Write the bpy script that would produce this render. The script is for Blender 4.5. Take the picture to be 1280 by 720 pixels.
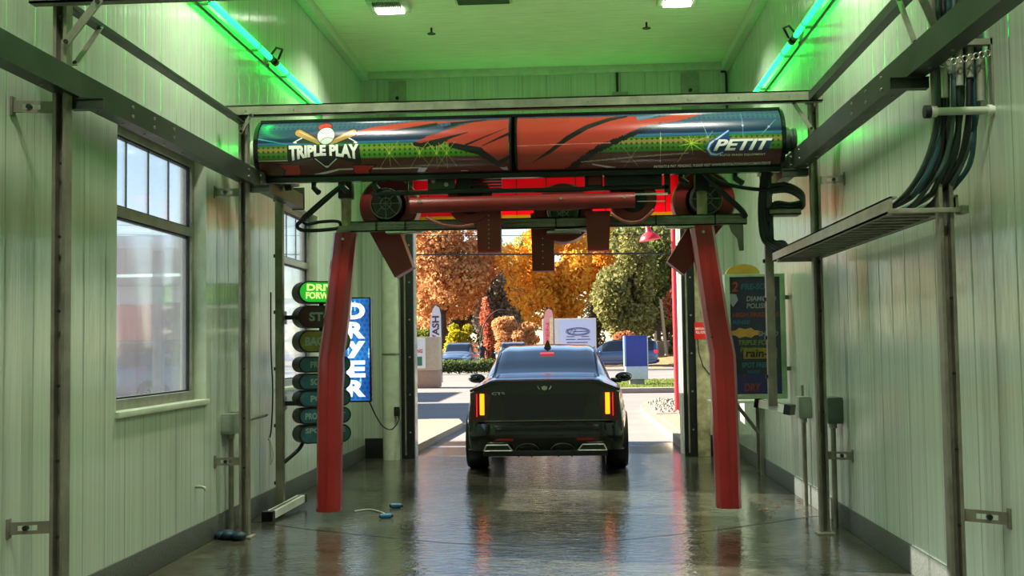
import bpy, bmesh, math, random
import numpy as np
from mathutils import Vector, Matrix, noise as mnoise

for o in list(bpy.data.objects): bpy.data.objects.remove(o)
scene = bpy.context.scene
COL = scene.collection
PI = math.pi

# ------------------------------------------------------------------ camera, world, sun, exposure
H = 1.48
cam_d = bpy.data.cameras.new('camera'); cam = bpy.data.objects.new('camera', cam_d); COL.objects.link(cam)
cam_d.sensor_width = 36.0; cam_d.lens = 36.0*1383.3/1280.0; cam_d.clip_end = 600; cam_d.clip_start = .05
yaw, pitch, roll = 0.0566, 0.05226, -0.0143
_r = Vector((math.cos(yaw), math.sin(yaw), 0)); _f = Vector((-math.sin(yaw), math.cos(yaw), 0)); _u = Vector((0, 0, 1))
_f, _u = _f*math.cos(pitch)+_u*math.sin(pitch), _u*math.cos(pitch)-_f*math.sin(pitch)
_r, _u = _r*math.cos(roll)+_u*math.sin(roll), _u*math.cos(roll)-_r*math.sin(roll)
Mx = Matrix((_r, _u, -_f)).transposed().to_4x4(); Mx.translation = (0, 0, H)
cam.matrix_world = Mx
scene.camera = cam

SUN_DIR = Vector((4.97, -1.1, -2.64)).normalized()      # the way the sunlight travels
SUN_STRENGTH, SKY_STRENGTH = 20.0, 0.23
TUBE_EMIT, LAMP_WATTS = 10.2, 53.0
w = bpy.data.worlds.new('sky'); scene.world = w; w.use_nodes = True
nt = w.node_tree; nt.nodes.clear()
sky = nt.nodes.new('ShaderNodeTexSky'); sky.sky_type = 'NISHITA'; sky.sun_disc = False
sky.sun_elevation = math.asin(-SUN_DIR.z); sky.sun_rotation = math.atan2(-SUN_DIR.x, -SUN_DIR.y)
sky.air_density = 1.0; sky.dust_density = .35; sky.ozone_density = 1.6
bg = nt.nodes.new('ShaderNodeBackground'); bg.inputs[1].default_value = SKY_STRENGTH
wo = nt.nodes.new('ShaderNodeOutputWorld')
nt.links.new(sky.outputs[0], bg.inputs[0]); nt.links.new(bg.outputs[0], wo.inputs[0])
sl = bpy.data.lights.new('sun', 'SUN'); sl.energy = SUN_STRENGTH; sl.angle = .009; sl.color = (1, .93, .82)
so = bpy.data.objects.new('sun', sl); COL.objects.link(so); so.location = (-30, 10, 30)
so.rotation_euler = SUN_DIR.to_track_quat('-Z', 'Y').to_euler()
vs = scene.view_settings
vs.view_transform = 'Standard'; vs.look = 'None'; vs.gamma = 1; vs.exposure = 0.22; vs.use_curve_mapping = False

# ------------------------------------------------------------------ materials
MATS = {}
def lin(c):
    if isinstance(c, str): c = tuple(int(c[i:i+2], 16)/255 for i in (0, 2, 4))
    return tuple((x/12.92 if x <= .04045 else ((x+.055)/1.055)**2.4) for x in c)
def N(nt, t, **kw):
    n = nt.nodes.new(t)
    for k, v in kw.items():
        if k.startswith('i_'):
            key = k[2:]
            n.inputs[int(key) if key.isdigit() else key].default_value = v
        else: setattr(n, k, v)
    return n
def new_mat(name):
    m = bpy.data.materials.new(name); m.use_nodes = True
    nt = m.node_tree; b = nt.nodes['Principled BSDF']
    MATS[name] = m
    return m, nt, b
def ramp(nt, fac, stops, interp='LINEAR'):
    r = nt.nodes.new('ShaderNodeValToRGB'); cr = r.color_ramp; cr.interpolation = interp
    while len(cr.elements) < len(stops): cr.elements.new(.5)
    for e, (p, c) in zip(cr.elements, stops): e.position = p; e.color = (*c, 1) if len(c) == 3 else c
    nt.links.new(fac, r.inputs[0]); return r.outputs[0]
def mathn(nt, op, a, b=None, c=None):
    n = nt.nodes.new('ShaderNodeMath'); n.operation = op
    for i, v in enumerate((a, b, c)):
        if v is None: continue
        if isinstance(v, (int, float)): n.inputs[i].default_value = v
        else: nt.links.new(v, n.inputs[i])
    return n.outputs[0]
def mixc(nt, fac, a, b, mode='MIX'):
    n = nt.nodes.new('ShaderNodeMix'); n.data_type = 'RGBA'; n.blend_type = mode
    if isinstance(fac, (int, float)): n.inputs[0].default_value = fac
    else: nt.links.new(fac, n.inputs[0])
    for i, v in ((6, a), (7, b)):
        if isinstance(v, tuple): n.inputs[i].default_value = (*v[:3], 1)
        else: nt.links.new(v, n.inputs[i])
    return n.outputs[2]
def noise(nt, scale, detail=4, rough=.55, vec=None, dist=0):
    n = N(nt, 'ShaderNodeTexNoise', i_Scale=scale, i_Detail=detail, i_Roughness=rough, i_Distortion=dist)
    if vec is not None: nt.links.new(vec, n.inputs['Vector'])
    return n.outputs['Fac']
def position(nt): return nt.nodes.new('ShaderNodeNewGeometry').outputs['Position']
def scaled(nt, vec, s):
    n = N(nt, 'ShaderNodeVectorMath', operation='MULTIPLY'); nt.links.new(vec, n.inputs[0]); n.inputs[1].default_value = s
    return n.outputs[0]
def bump(nt, b, h, strength=.2, dist=.01):
    n = N(nt, 'ShaderNodeBump'); n.inputs['Strength'].default_value = strength; n.inputs['Distance'].default_value = dist
    nt.links.new(h, n.inputs['Height']); nt.links.new(n.outputs[0], b.inputs['Normal'])
def mat(name, col, rough=.5, metal=0., var=.25, nscale=9., bmp=0., emit=None, estr=0., spec=.5, coat=0., rvar=.15):
    if name in MATS: return MATS[name]
    m, nt, b = new_mat(name); c = lin(col)
    b.inputs['Metallic'].default_value = metal
    b.inputs['Specular IOR Level'].default_value = spec
    b.inputs['Coat Weight'].default_value = coat; b.inputs['Coat Roughness'].default_value = .05
    f = noise(nt, nscale, 5, .6, position(nt))
    d = tuple(x*(1-var) for x in c); l = tuple(min(1, x*(1+var*.6)) for x in c)
    nt.links.new(ramp(nt, f, [(.3, d), (.7, l)]), b.inputs['Base Color'])
    rr = mathn(nt, 'MULTIPLY_ADD', f, rvar, rough-rvar/2); nt.links.new(rr, b.inputs['Roughness'])
    if bmp: bump(nt, b, noise(nt, nscale*5, 3, .6, position(nt)), bmp, .01)
    if emit is not None:
        b.inputs['Emission Color'].default_value = (*lin(emit), 1); b.inputs['Emission Strength'].default_value = estr
    return m

def panel_mat(name, col, axis, pitch, groove=.80, streak=True):
    """ribbed wall / ceiling boards with narrow dirty seams and wet vertical streaks"""
    m, nt, b = new_mat(name); c = lin(col)
    pos = position(nt); sep = nt.nodes.new('ShaderNodeSeparateXYZ'); nt.links.new(pos, sep.inputs[0])
    co = sep.outputs[axis]
    fr = mathn(nt, 'FRACT', mathn(nt, 'DIVIDE', co, pitch))
    tri = mathn(nt, 'ABSOLUTE', mathn(nt, 'SUBTRACT', fr, .5))            # 0 centre .. .5 seam
    fr2 = mathn(nt, 'FRACT', mathn(nt, 'DIVIDE', co, pitch/4))
    tri2 = mathn(nt, 'ABSOLUTE', mathn(nt, 'SUBTRACT', fr2, .5))
    seam = ramp(nt, tri, [(0.0, (1, 1, 1)), (.465, (1, 1, 1)), (.492, (groove,)*3), (.5, (groove,)*3)])
    if streak:
        s = (30, 30, 30); s = list(s); s[2] = .55
        st = noise(nt, 1.0, 4, .65, scaled(nt, pos, (44, 44, .45)))
        st2 = noise(nt, 1.0, 5, .65, scaled(nt, pos, (7, 7, .35)))
    else:
        v = [2.5, 2.5, 2.5]; v[axis] = 30
        st = noise(nt, 1.0, 4, .65, scaled(nt, pos, tuple(v)))
        st2 = noise(nt, .6, 5, .65, pos)
    base = ramp(nt, st2, [(.25, tuple(x*.80 for x in c)), (.5, c), (.75, tuple(min(1, x*1.1) for x in c))])
    base = mixc(nt, .55, base, ramp(nt, st, [(.32, tuple(x*.66 for x in c)), (.66, tuple(min(1, x*1.06) for x in c))]))
    nt.links.new(mixc(nt, 1.0, base, seam, 'MULTIPLY'), b.inputs['Base Color'])
    nt.links.new(mathn(nt, 'MULTIPLY_ADD', st, .42, -.09 if streak else .25), b.inputs['Roughness'])
    h = mathn(nt, 'ADD', mathn(nt, 'MULTIPLY', st, .9 if streak else .25), mathn(nt, 'ADD', mathn(nt, 'MULTIPLY', tri2, -.35), mathn(nt, 'MULTIPLY', ramp(nt, tri, [(0, (1, 1, 1)), (.46, (1, 1, 1)), (.5, (0, 0, 0))]), .8)))
    bump(nt, b, h, .45, .006)
    b.inputs['Specular IOR Level'].default_value = .55
    return m
WALL_COL = (.72, .77, .69)
M_wall = panel_mat('wet_wall_panels', WALL_COL, 1, .30)
M_wallx = panel_mat('wet_end_wall_panels', WALL_COL, 0, .33)
M_ceil = panel_mat('ceiling_boards', (.92, .90, .80), 1, .30, .88, False)
M_trimw = mat('wall_trim', (.74, .77, .68), .4, var=.15)

def concrete(name, col, rough=.8, var=.35, spots=.2):
    m, nt, b = new_mat(name); c = lin(col); pos = position(nt)
    big = noise(nt, .7, 6, .6, pos); fine = noise(nt, 60, 3, .7, pos)
    base = ramp(nt, big, [(.3, tuple(x*(1-var) for x in c)), (.7, c)])
    base = mixc(nt, spots, base, ramp(nt, fine, [(.35, tuple(x*.4 for x in c)), (.65, tuple(min(1, x*1.6) for x in c))]))
    nt.links.new(base, b.inputs['Base Color']); b.inputs['Roughness'].default_value = rough
    bump(nt, b, fine, .25, .004)
    return m
M_curb = concrete('concrete_curb', (.32, .33, .30), .75, .3, .5)
M_curbout = concrete('pale_concrete', (.60, .54, .45), .85, .2, .2)

# wet bay floor: puddles mirror the daylight, the rest is damp and rough
m, nt, b = new_mat('wet_concrete_floor'); M_floor = m; pos = position(nt)
pud = noise(nt, 1.0, 5, .6, scaled(nt, pos, (.55, .40, 1)), .6)
fine = noise(nt, 55, 3, .6, pos); mid = noise(nt, 7, 4, .6, pos)
c1, c2 = lin((.10, .115, .105)), lin((.36, .35, .29))
base = ramp(nt, pud, [(.38, c1), (.62, c2)])
base = mixc(nt, .35, base, ramp(nt, mid, [(.35, tuple(x*.6 for x in c1)), (.65, c2)]))
nt.links.new(base, b.inputs['Base Color'])
rg = ramp(nt, pud, [(.44, (.03,)*3), (.55, (.06,)*3), (.61, (.15,)*3), (.8, (.28,)*3)])
rg = mixc(nt, .12, rg, ramp(nt, fine, [(.4, (.03,)*3), (.7, (.5,)*3)]))
nt.links.new(rg, b.inputs['Roughness'])
rip = noise(nt, 1.0, 3, .55, scaled(nt, pos, (9, 16, 1)), .8)
hh = mathn(nt, 'ADD', mathn(nt, 'MULTIPLY', fine, .22), mathn(nt, 'ADD', mathn(nt, 'MULTIPLY', mid, .45), mathn(nt, 'MULTIPLY', rip, 1.1)))
bump(nt, b, hh, .38, .010); b.inputs['Specular IOR Level'].default_value = .6

# the lot outside: dry, sunlit, wet again close to the door
m, nt, b = new_mat('asphalt_lot'); M_lot = m; pos = position(nt)
sep = nt.nodes.new('ShaderNodeSeparateXYZ'); nt.links.new(pos, sep.inputs[0])
big = noise(nt, .8, 5, .6, scaled(nt, pos, (.35, 1.4, 1))); fine = noise(nt, 40, 3, .7, pos)
c = lin((.565, .525, .49))
dry = ramp(nt, big, [(.3, tuple(x*.72 for x in c)), (.7, c)])
dry = mixc(nt, .15, dry, ramp(nt, fine, [(.35, tuple(x*.4 for x in c)), (.65, tuple(min(1, x*1.5) for x in c))]))
wetm = mathn(nt, 'SUBTRACT', mathn(nt, 'ADD', sep.outputs[1], mathn(nt, 'MULTIPLY', big, 5.5)), 19.9)
wet = ramp(nt, mathn(nt, 'MULTIPLY_ADD', wetm, .8, .5), [(.3, (1, 1, 1)), (.6, (0, 0, 0))])
nt.links.new(mixc(nt, wet, dry, lin((.27, .26, .25))), b.inputs['Base Color'])
nt.links.new(ramp(nt, wet, [(0, (.9,)*3), (1, (.12,)*3)]), b.inputs['Roughness'])
bump(nt, b, fine, .2, .004)

M_steel = mat('galvanised_steel', (.60, .60, .54), .42, .45, .35, 6, rvar=.3)
M_steeld = mat('weathered_steel', (.50, .49, .43), .45, .35, .4, 6, rvar=.3)
M_rail = mat('dark_rail_steel', (.22, .26, .22), .42, .4, .35, 5, rvar=.3)
M_pale = mat('pale_galvanised_beam', (.52, .54, .46), .5, .3, .3)
M_alu = mat('pale_aluminium', (.72, .73, .69), .35, .8, .25, 8)
M_black = mat('black_rubber', (.055, .06, .06), .5, 0, .3)
M_blackgloss = mat('black_plastic', (.04, .045, .05), .25, 0, .3)
M_red = mat('red_plastic', (.57, .11, .12), .30, 0, .18, 5, coat=.3)
M_reddark = mat('dark_red_plastic', (.46, .12, .10), .38, 0, .2, 5)
M_grey = mat('grey_enclosure', (.55, .58, .53), .45, 0, .2)
M_greend = mat('green_grey_motor', (.20, .26, .22), .45, .3, .4)
M_frame = mat('window_frame_metal', (.58, .58, .53), .4, .5, .25)
M_framed = mat('dark_window_gasket', (.14, .15, .13), .6, 0, .3)
M_white = mat('white_paint', (.88, .88, .84), .45, 0, .1)
M_dark = mat('dark_door_track', (.11, .12, .11), .5, .2, .35)
M_rust = mat('stained_beige_post', (.66, .62, .48), .7, 0, .6, 7)
M_hose = mat('dark_green_hose', (.10, .17, .15), .38, 0, .3)
M_hose2 = mat('grey_blue_hose', (.28, .36, .36), .4, 0, .3)
M_hose3 = mat('teal_hose', (.12, .27, .30), .35, 0, .3)
M_hosep = mat('pale_hose_fitting', (.66, .66, .60), .4, .5, .3)
M_redmetal = mat('bright_red_paint', (.86, .16, .20), .4, 0, .1)
M_blue = mat('blue_fitting', (.06, .40, .55), .4, 0, .3)
M_bluekiosk = mat('deep_blue_enamel', (.22, .26, .62), .5, 0, .08)
M_kwhite = mat('pale_grey_enamel', (.80, .80, .84), .5, 0, .1)
M_kgrey = mat('grey_plinth', (.55, .55, .57), .7, 0, .2)
M_cardred = mat('red_sign_card', (.90, .12, .12), .5, 0, .1)
M_beige = mat('beige_stucco', (.74, .66, .55), .85, 0, .12)
M_tan = mat('tan_stucco', (.66, .52, .43), .85, 0, .12)
M_txtwhite = mat('white_lettering', (.95, .95, .93), .5, 0, .04)
M_txtgrey = mat('grey_lettering', (.74, .76, .74), .5, 0, .06)
M_txtred = mat('red_lettering', (.82, .14, .16), .5, 0, .06)
M_brightwood = mat('tan_pole', (.62, .55, .45), .8, 0, .3)
M_bark = mat('tree_bark', (.25, .21, .18), .9, 0, .4, 4, .3)

def glass_mat(name, tint, rough, haze):
    m, nt, b = new_mat(name); nt.nodes.remove(b); out = nt.nodes['Material Output']; pos = position(nt)
    st = noise(nt, 1.0, 4, .7, scaled(nt, pos, (40, 40, 1.2)))
    tr = N(nt, 'ShaderNodeBsdfTransparent'); tr.inputs[0].default_value = (*tint, 1)
    rf = N(nt, 'ShaderNodeBsdfRefraction', i_IOR=1.02, i_Roughness=rough); rf.inputs[0].default_value = (*tint, 1)
    tl = N(nt, 'ShaderNodeBsdfTranslucent'); tl.inputs[0].default_value = (.8, .86, .88, 1)
    gl = N(nt, 'ShaderNodeBsdfGlossy', i_Roughness=.08); fres = N(nt, 'ShaderNodeFresnel', i_IOR=1.45)
    m1 = N(nt, 'ShaderNodeMixShader', i_0=.14); nt.links.new(tr.outputs[0], m1.inputs[1]); nt.links.new(rf.outputs[0], m1.inputs[2])
    m2 = N(nt, 'ShaderNodeMixShader'); nt.links.new(mathn(nt, 'MULTIPLY', st, haze), m2.inputs[0])
    nt.links.new(m1.outputs[0], m2.inputs[1]); nt.links.new(tl.outputs[0], m2.inputs[2])
    m3 = N(nt, 'ShaderNodeMixShader'); nt.links.new(mathn(nt, 'MULTIPLY', fres.outputs[0], .6), m3.inputs[0])
    nt.links.new(m2.outputs[0], m3.inputs[1]); nt.links.new(gl.outputs[0], m3.inputs[2])
    nt.links.new(m3.outputs[0], out.inputs[0]); return m
M_glass = glass_mat('wet_window_glass', (.95, .98, 1.0), .06, .05)
m, nt, b = new_mat('tinted_car_glass'); M_cglass = m
b.inputs['Base Color'].default_value = (.012, .016, .022, 1); b.inputs['Roughness'].default_value = .03; b.inputs['Specular IOR Level'].default_value = .8

def emit_mat(name, col, s, base=None):
    m, nt, b = new_mat(name); b.inputs['Base Color'].default_value = (*lin(base or col), 1)
    b.inputs['Emission Color'].default_value = (*lin(col), 1); b.inputs['Emission Strength'].default_value = s; b.inputs['Roughness'].default_value = .3
    return m
m, nt, b = new_mat('green_led_tube'); M_tube = m
b.inputs['Base Color'].default_value = (.05, .5, .3, 1); b.inputs['Emission Color'].default_value = (.0035, 1.0, .06, 1); b.inputs['Emission Strength'].default_value = TUBE_EMIT
M_lamp = emit_mat('lamp_panel_glow', (1, 1, .93), 9)
M_amber = emit_mat('amber_signal_light', (1, .47, .05), 3.6, (.6, .2, .02))
M_brake = emit_mat('red_brake_light', (1, .25, .18), 1.6)
M_redstrip = emit_mat('red_tail_strip', (1, .04, .10), 1.2, (.5, .02, .03))
M_reflectglow = emit_mat('red_reflector_glow', (.35, .02, .02), .12)  # bumper reflectors get a faint glow of their own
m, nt, b = new_mat('translucent_red_door'); M_reddoor = m; nt.nodes.remove(b); out = nt.nodes['Material Output']
d = N(nt, 'ShaderNodeBsdfDiffuse'); d.inputs[0].default_value = (.78, .03, .07, 1); t = N(nt, 'ShaderNodeBsdfTranslucent'); t.inputs[0].default_value = (.9, .03, .08, 1)
mx = N(nt, 'ShaderNodeMixShader', i_0=.72); nt.links.new(d.outputs[0], mx.inputs[1]); nt.links.new(t.outputs[0], mx.inputs[2]); nt.links.new(mx.outputs[0], out.inputs[0])
m, nt, b = new_mat('translucent_yellow_strip'); M_yellow = m; nt.nodes.remove(b); out = nt.nodes['Material Output']
d = N(nt, 'ShaderNodeBsdfDiffuse'); d.inputs[0].default_value = (.8, .48, .03, 1); t = N(nt, 'ShaderNodeBsdfTranslucent'); t.inputs[0].default_value = (.8, .45, .03, 1)
mx = N(nt, 'ShaderNodeMixShader', i_0=.5); nt.links.new(d.outputs[0], mx.inputs[1]); nt.links.new(t.outputs[0], mx.inputs[2]); nt.links.new(mx.outputs[0], out.inputs[0])

def leaf_mat(name, cols):
    m, nt, b = new_mat(name); nt.nodes.remove(b); out = nt.nodes['Material Output']
    g = nt.nodes.new('ShaderNodeNewGeometry')
    c = ramp(nt, g.outputs['Random Per Island'], [((i+.5)/len(cols), lin(x)) for i, x in enumerate(cols)])
    d = N(nt, 'ShaderNodeBsdfDiffuse'); t = N(nt, 'ShaderNodeBsdfTranslucent'); nt.links.new(c, d.inputs[0]); nt.links.new(c, t.inputs[0])
    mx = N(nt, 'ShaderNodeMixShader', i_0=.5); nt.links.new(d.outputs[0], mx.inputs[1]); nt.links.new(t.outputs[0], mx.inputs[2])
    nt.links.new(mx.outputs[0], out.inputs[0]); return m
def car_paint(name, col, rough=.25):
    m, nt, b = new_mat(name); b.inputs['Base Color'].default_value = (*lin(col), 1); b.inputs['Metallic'].default_value = .35
    b.inputs['Roughness'].default_value = rough; b.inputs['Coat Weight'].default_value = 1; b.inputs['Coat Roughness'].default_value = .03
    return m
M_vc = {}
def attr_mat(name, rough=.3, coat=.3, estr=0.):
    m, nt, b = new_mat(name); a = N(nt, 'ShaderNodeAttribute', attribute_name='art'); nt.links.new(a.outputs['Color'], b.inputs['Base Color'])
    b.inputs['Roughness'].default_value = rough; b.inputs['Coat Weight'].default_value = coat; b.inputs['Coat Roughness'].default_value = .08
    if estr: nt.links.new(a.outputs['Color'], b.inputs['Emission Color']); b.inputs['Emission Strength'].default_value = estr
    return m

# ------------------------------------------------------------------ mesh builder
ORIG = {}
def basis(d, up=(0, 0, 1)):
    d = Vector(d).normalized(); up = Vector(up)
    if abs(d.dot(up)) > .99: up = Vector((0, 1, 0))
    s = d.cross(up).normalized(); return s, s.cross(d).normalized(), d
class MB:
    def __init__(self): self.bm = bmesh.new()
    def faces(self, vs, fs):
        v = [self.bm.verts.new(p) for p in vs]
        for f in fs:
            try: self.bm.faces.new([v[i] for i in f])
            except ValueError: pass
        return self
    def box(self, x0, x1, y0, y1, z0, z1, bev=0):
        vs = [(x, y, z) for x in (x0, x1) for y in (y0, y1) for z in (z0, z1)]
        fs = [(0, 1, 3, 2), (4, 6, 7, 5), (0, 4, 5, 1), (2, 3, 7, 6), (0, 2, 6, 4), (1, 5, 7, 3)]
        n0 = len(self.bm.verts); e0 = len(self.bm.edges)
        v = [self.bm.verts.new(p) for p in vs]; ff = [self.bm.faces.new([v[i] for i in f]) for f in fs]
        if bev:
            es = list({e for f in ff for e in f.edges}); bmesh.ops.bevel(self.bm, geom=es, offset=bev, segments=2, affect='EDGES', profile=.6)
        return self
    def beam(self, p0, p1, w, h, up=(0, 0, 1)):
        p0, p1 = Vector(p0), Vector(p1); s, u, d = basis(p1-p0, up)
        vs = [p+s*a*w/2+u*b_*h/2 for p in (p0, p1) for a, b_ in ((-1, -1), (1, -1), (1, 1), (-1, 1))]
        return self.faces(vs, [(0, 3, 2, 1), (4, 5, 6, 7), (0, 1, 5, 4), (1, 2, 6, 5), (2, 3, 7, 6), (3, 0, 4, 7)])
    def extr(self, p0, p1, poly, up=(0, 0, 1)):
        """a 2D section (side, up) swept straight from p0 to p1"""
        p0, p1 = Vector(p0), Vector(p1); s, u, d = basis(p1-p0, up); n = len(poly)
        vs = [p+s*a+u*b_ for p in (p0, p1) for a, b_ in poly]
        fs = [tuple(range(n))[::-1], tuple(range(n, 2*n))]+[(i, (i+1) % n, n+(i+1) % n, n+i) for i in range(n)]
        return self.faces(vs, fs)
    def prism(self, poly, depth):
        """closed polygon of 3D points pushed along the vector depth"""
        d = Vector(depth); n = len(poly); vs = [Vector(p) for p in poly]; vs += [p+d for p in vs]
        return self.faces(vs, [tuple(range(n))[::-1], tuple(range(n, 2*n))]+[(i, (i+1) % n, n+(i+1) % n, n+i) for i in range(n)])
    def tube(self, pts, r, n=10, closed=False):
        pts = [Vector(p) for p in pts]; m = len(pts); rs = r if isinstance(r, (list, tuple)) else [r]*m
        rings = []; up = None
        for i, p in enumerate(pts):
            d = (pts[min(i+1, m-1)]-pts[max(i-1, 0)]).normalized()
            if up is None: s, u, _ = basis(d)
            else:
                s = d.cross(up); s = s.normalized() if s.length > 1e-5 else basis(d)[0]; u = s.cross(d)
            up = u
            rings.append([self.bm.verts.new(p+(s*math.cos(a)+u*math.sin(a))*rs[i]) for a in (2*PI*k/n for k in range(n))])
        for i in range(m-1):
            for k in range(n): self.bm.faces.new((rings[i][k], rings[i][(k+1) % n], rings[i+1][(k+1) % n], rings[i+1][k]))
        self.bm.faces.new(rings[0][::-1]); self.bm.faces.new(rings[-1]); return self
    def cyl(self, p0, p1, r, n=24, r1=None): return self.tube([p0, p1], [r, r if r1 is None else r1], n)
    def lathe(self, o, axis, prof, n=32):
        """profile of (radius, height along axis)"""
        o = Vector(o); s, u, d = basis(axis); rings = []
        for r_, h_ in prof: rings.append([self.bm.verts.new(o+d*h_+(s*math.cos(a)+u*math.sin(a))*max(r_, 1e-4)) for a in (2*PI*k/n for k in range(n))])
        for i in range(len(prof)-1):
            for k in range(n): self.bm.faces.new((rings[i][k], rings[i][(k+1) % n], rings[i+1][(k+1) % n], rings[i+1][k]))
        self.bm.faces.new(rings[0][::-1]); self.bm.faces.new(rings[-1]); return self
    def ball(self, c, r, n=16, sc=(1, 1, 1)):
        mt = Matrix.Translation(c) @ Matrix.Diagonal((sc[0]*r, sc[1]*r, sc[2]*r, 1))
        bmesh.ops.create_uvsphere(self.bm, u_segments=n, v_segments=max(6, n//2), radius=1, matrix=mt); return self
    def xf(self, M):
        bmesh.ops.transform(self.bm, matrix=M, verts=self.bm.verts); return self
    def build(self, name, material, parent=None, smooth=40, origin=None, split=False):
        bm = self.bm
        if split:                                   # every separate piece becomes a part of its own
            bm.verts.ensure_lookup_table(); bm.verts.index_update(); seen = set(); o = None
            for v0 in bm.verts:
                if v0.index in seen: continue
                isl, st = [], [v0]; seen.add(v0.index)
                while st:
                    v = st.pop(); isl.append(v)
                    for e in v.link_edges:
                        q = e.other_vert(v)
                        if q.index not in seen: seen.add(q.index); st.append(q)
                ix = {v.index: i for i, v in enumerate(isl)}
                fs = {f for v in isl for f in v.link_faces}
                m2 = MB(); m2.faces([v.co.copy() for v in isl], [[ix[v.index] for v in f.verts] for f in fs]); o = m2.build(name, material, parent, smooth)
            bm.free(); return o
        bmesh.ops.recalc_face_normals(bm, faces=bm.faces)
        me = bpy.data.meshes.new(name); bm.to_mesh(me); bm.free()
        return link_mesh(name, me, material, parent, smooth, origin)
def link_mesh(name, me, material, parent=None, smooth=40, origin=None):
    n = len(me.vertices); co = np.empty(n*3, np.float32); me.vertices.foreach_get('co', co); co = co.reshape(-1, 3)
    if parent is not None: og = ORIG[parent.name]
    elif origin is not None: og = Vector(origin)
    else:
        lo, hi = co.min(0), co.max(0); og = Vector(((lo[0]+hi[0])/2, (lo[1]+hi[1])/2, lo[2]))
    co = co-np.array(og, np.float32); me.vertices.foreach_set('co', co.ravel()); me.update()
    if smooth:
        me.polygons.foreach_set('use_smooth', [True]*len(me.polygons)); me.set_sharp_from_angle(angle=math.radians(smooth))
    for mt in (material if isinstance(material, (list, tuple)) else [material]): me.materials.append(mt)
    o = bpy.data.objects.new(name, me); COL.objects.link(o)
    if parent is not None: o.parent = parent
    else: o.location = og
    ORIG[o.name] = Vector(og); return o
def tag(o, label=None, cat=None, group=None, kind=None):
    if label: o['label'] = label
    if cat: o['category'] = cat
    if group: o['group'] = group
    if kind: o['kind'] = kind
    return o
def thing(name, loc, label, cat, group=None):
    o = bpy.data.objects.new(name, None); o.empty_display_size = .1; COL.objects.link(o); o.location = loc
    ORIG[o.name] = Vector(loc); return tag(o, label, cat, group)
def struct(name, mb, m, parent=None, smooth=40):
    o = mb.build(name, m, parent, smooth)
    if parent is None: o['kind'] = 'structure'
    return o
def copy_tree(o, delta=(0, 0, 0), label=None, parent=None):
    c = o.copy(); COL.objects.link(c)
    if parent is None:
        c.location = Vector(o.location)+Vector(delta); ORIG[c.name] = ORIG[o.name]+Vector(delta)
        if label: c['label'] = label
    else: c.parent = parent; ORIG[c.name] = ORIG[parent.name]
    for ch in list(o.children): copy_tree(ch, delta, None, c)
    return c

# text outlines -> 2D geometry, fitted to a unit box
TXT = {}
def text2d(s, bold=.02, shear=0., spacing=1.):
    k = (s, bold, shear, spacing)
    if k in TXT: return TXT[k]
    cu = bpy.data.curves.new('lettering_curve', 'FONT'); cu.body = s; cu.offset = bold; cu.space_character = spacing; cu.shear = shear; cu.resolution_u = 3
    ob = bpy.data.objects.new('lettering_curve', cu); COL.objects.link(ob)
    dg = bpy.context.evaluated_depsgraph_get(); me = bpy.data.meshes.new_from_object(ob.evaluated_get(dg))
    v = np.array([vv.co[:2] for vv in me.vertices]); f = [tuple(p.vertices) for p in me.polygons]
    bpy.data.objects.remove(ob); bpy.data.curves.remove(cu); bpy.data.meshes.remove(me)
    lo, hi = v.min(0), v.max(0); v = (v-lo)/(hi-lo)
    TXT[k] = (v, f); return TXT[k]
def letters(mb, s, fn, cuts=0, **kw):
    """add lettering: fn maps (u, v) in the unit box to a 3D point"""
    v, f = text2d(s, **kw)
    if cuts:                                        # slice the outlines so that they follow a curved face
        b2 = bmesh.new(); vv = [b2.verts.new((a, c, 0)) for a, c in v]
        for q in f:
            try: b2.faces.new([vv[i] for i in q])
            except ValueError: pass
        for k in range(1, cuts):
            bmesh.ops.bisect_plane(b2, geom=list(b2.verts)+list(b2.edges)+list(b2.faces), plane_co=(0, k/cuts, 0), plane_no=(0, 1, 0))
        b2.verts.index_update(); v = [(q.co.x, q.co.y) for q in b2.verts]; f = [[q.index for q in g.verts] for g in b2.faces]; b2.free()
    mb.faces([fn(a, c) for a, c in v], f); return mb
def flat(x0, x1, z0, z1, y): return lambda u, v: (x0+(x1-x0)*u, y, z0+(z1-z0)*v)
# ------------------------------------------------------------------ room shell
XL, XR, YN, YF, ZC = -2.86, 2.11, -2.6, 14.8, 5.23
struct('floor', MB().box(XL-.2, XR+.2, YN, YF+.3, -.2, 0), M_floor)
struct('ceiling', MB().box(XL-.2, XR+.2, YN, YF+.3, ZC, ZC+.2), M_ceil)
WINS = ((6.76, 8.43), (10.50, 12.17)); WZ0, WZ1 = 1.10, 2.96
mb = MB(); y = YN
for a, b_ in WINS:
    mb.box(XL-.2, XL, y, a, .18, ZC); mb.box(XL-.2, XL, a, b_, .18, WZ0); mb.box(XL-.2, XL, a, b_, WZ1, ZC); y = b_
mb.box(XL-.2, XL, y, YF+.3, .18, ZC)
struct('wall_left', mb, M_wall)
struct('wall_right', MB().box(XR, XR+.2, YN, YF+.3, .18, ZC), M_wall)
struct('baseboard_left', MB().box(XL-.2, XL+.012, YN, YF, 0, .18, .006), M_curb)
struct('baseboard_right', MB().box(XR-.012, XR+.2, YN, YF, 0, .18, .006), M_curb)
OX0, OX1, OZ = -2.17, 1.42, 3.78
mb = MB().box(XL, OX0, YF, YF+.3, 0, ZC).box(OX1, XR, YF, YF+.3, 0, ZC).box(OX0, OX1, YF, YF+.3, OZ, ZC)
struct('wall_far', mb, M_wallx)
struct('wall_near', MB().box(XL-.2, XR+.2, YN-.25, YN, -.2, ZC+.2), M_wallx)  # entrance end closed, unseen, to keep bright sky out of the car's reflections
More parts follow.
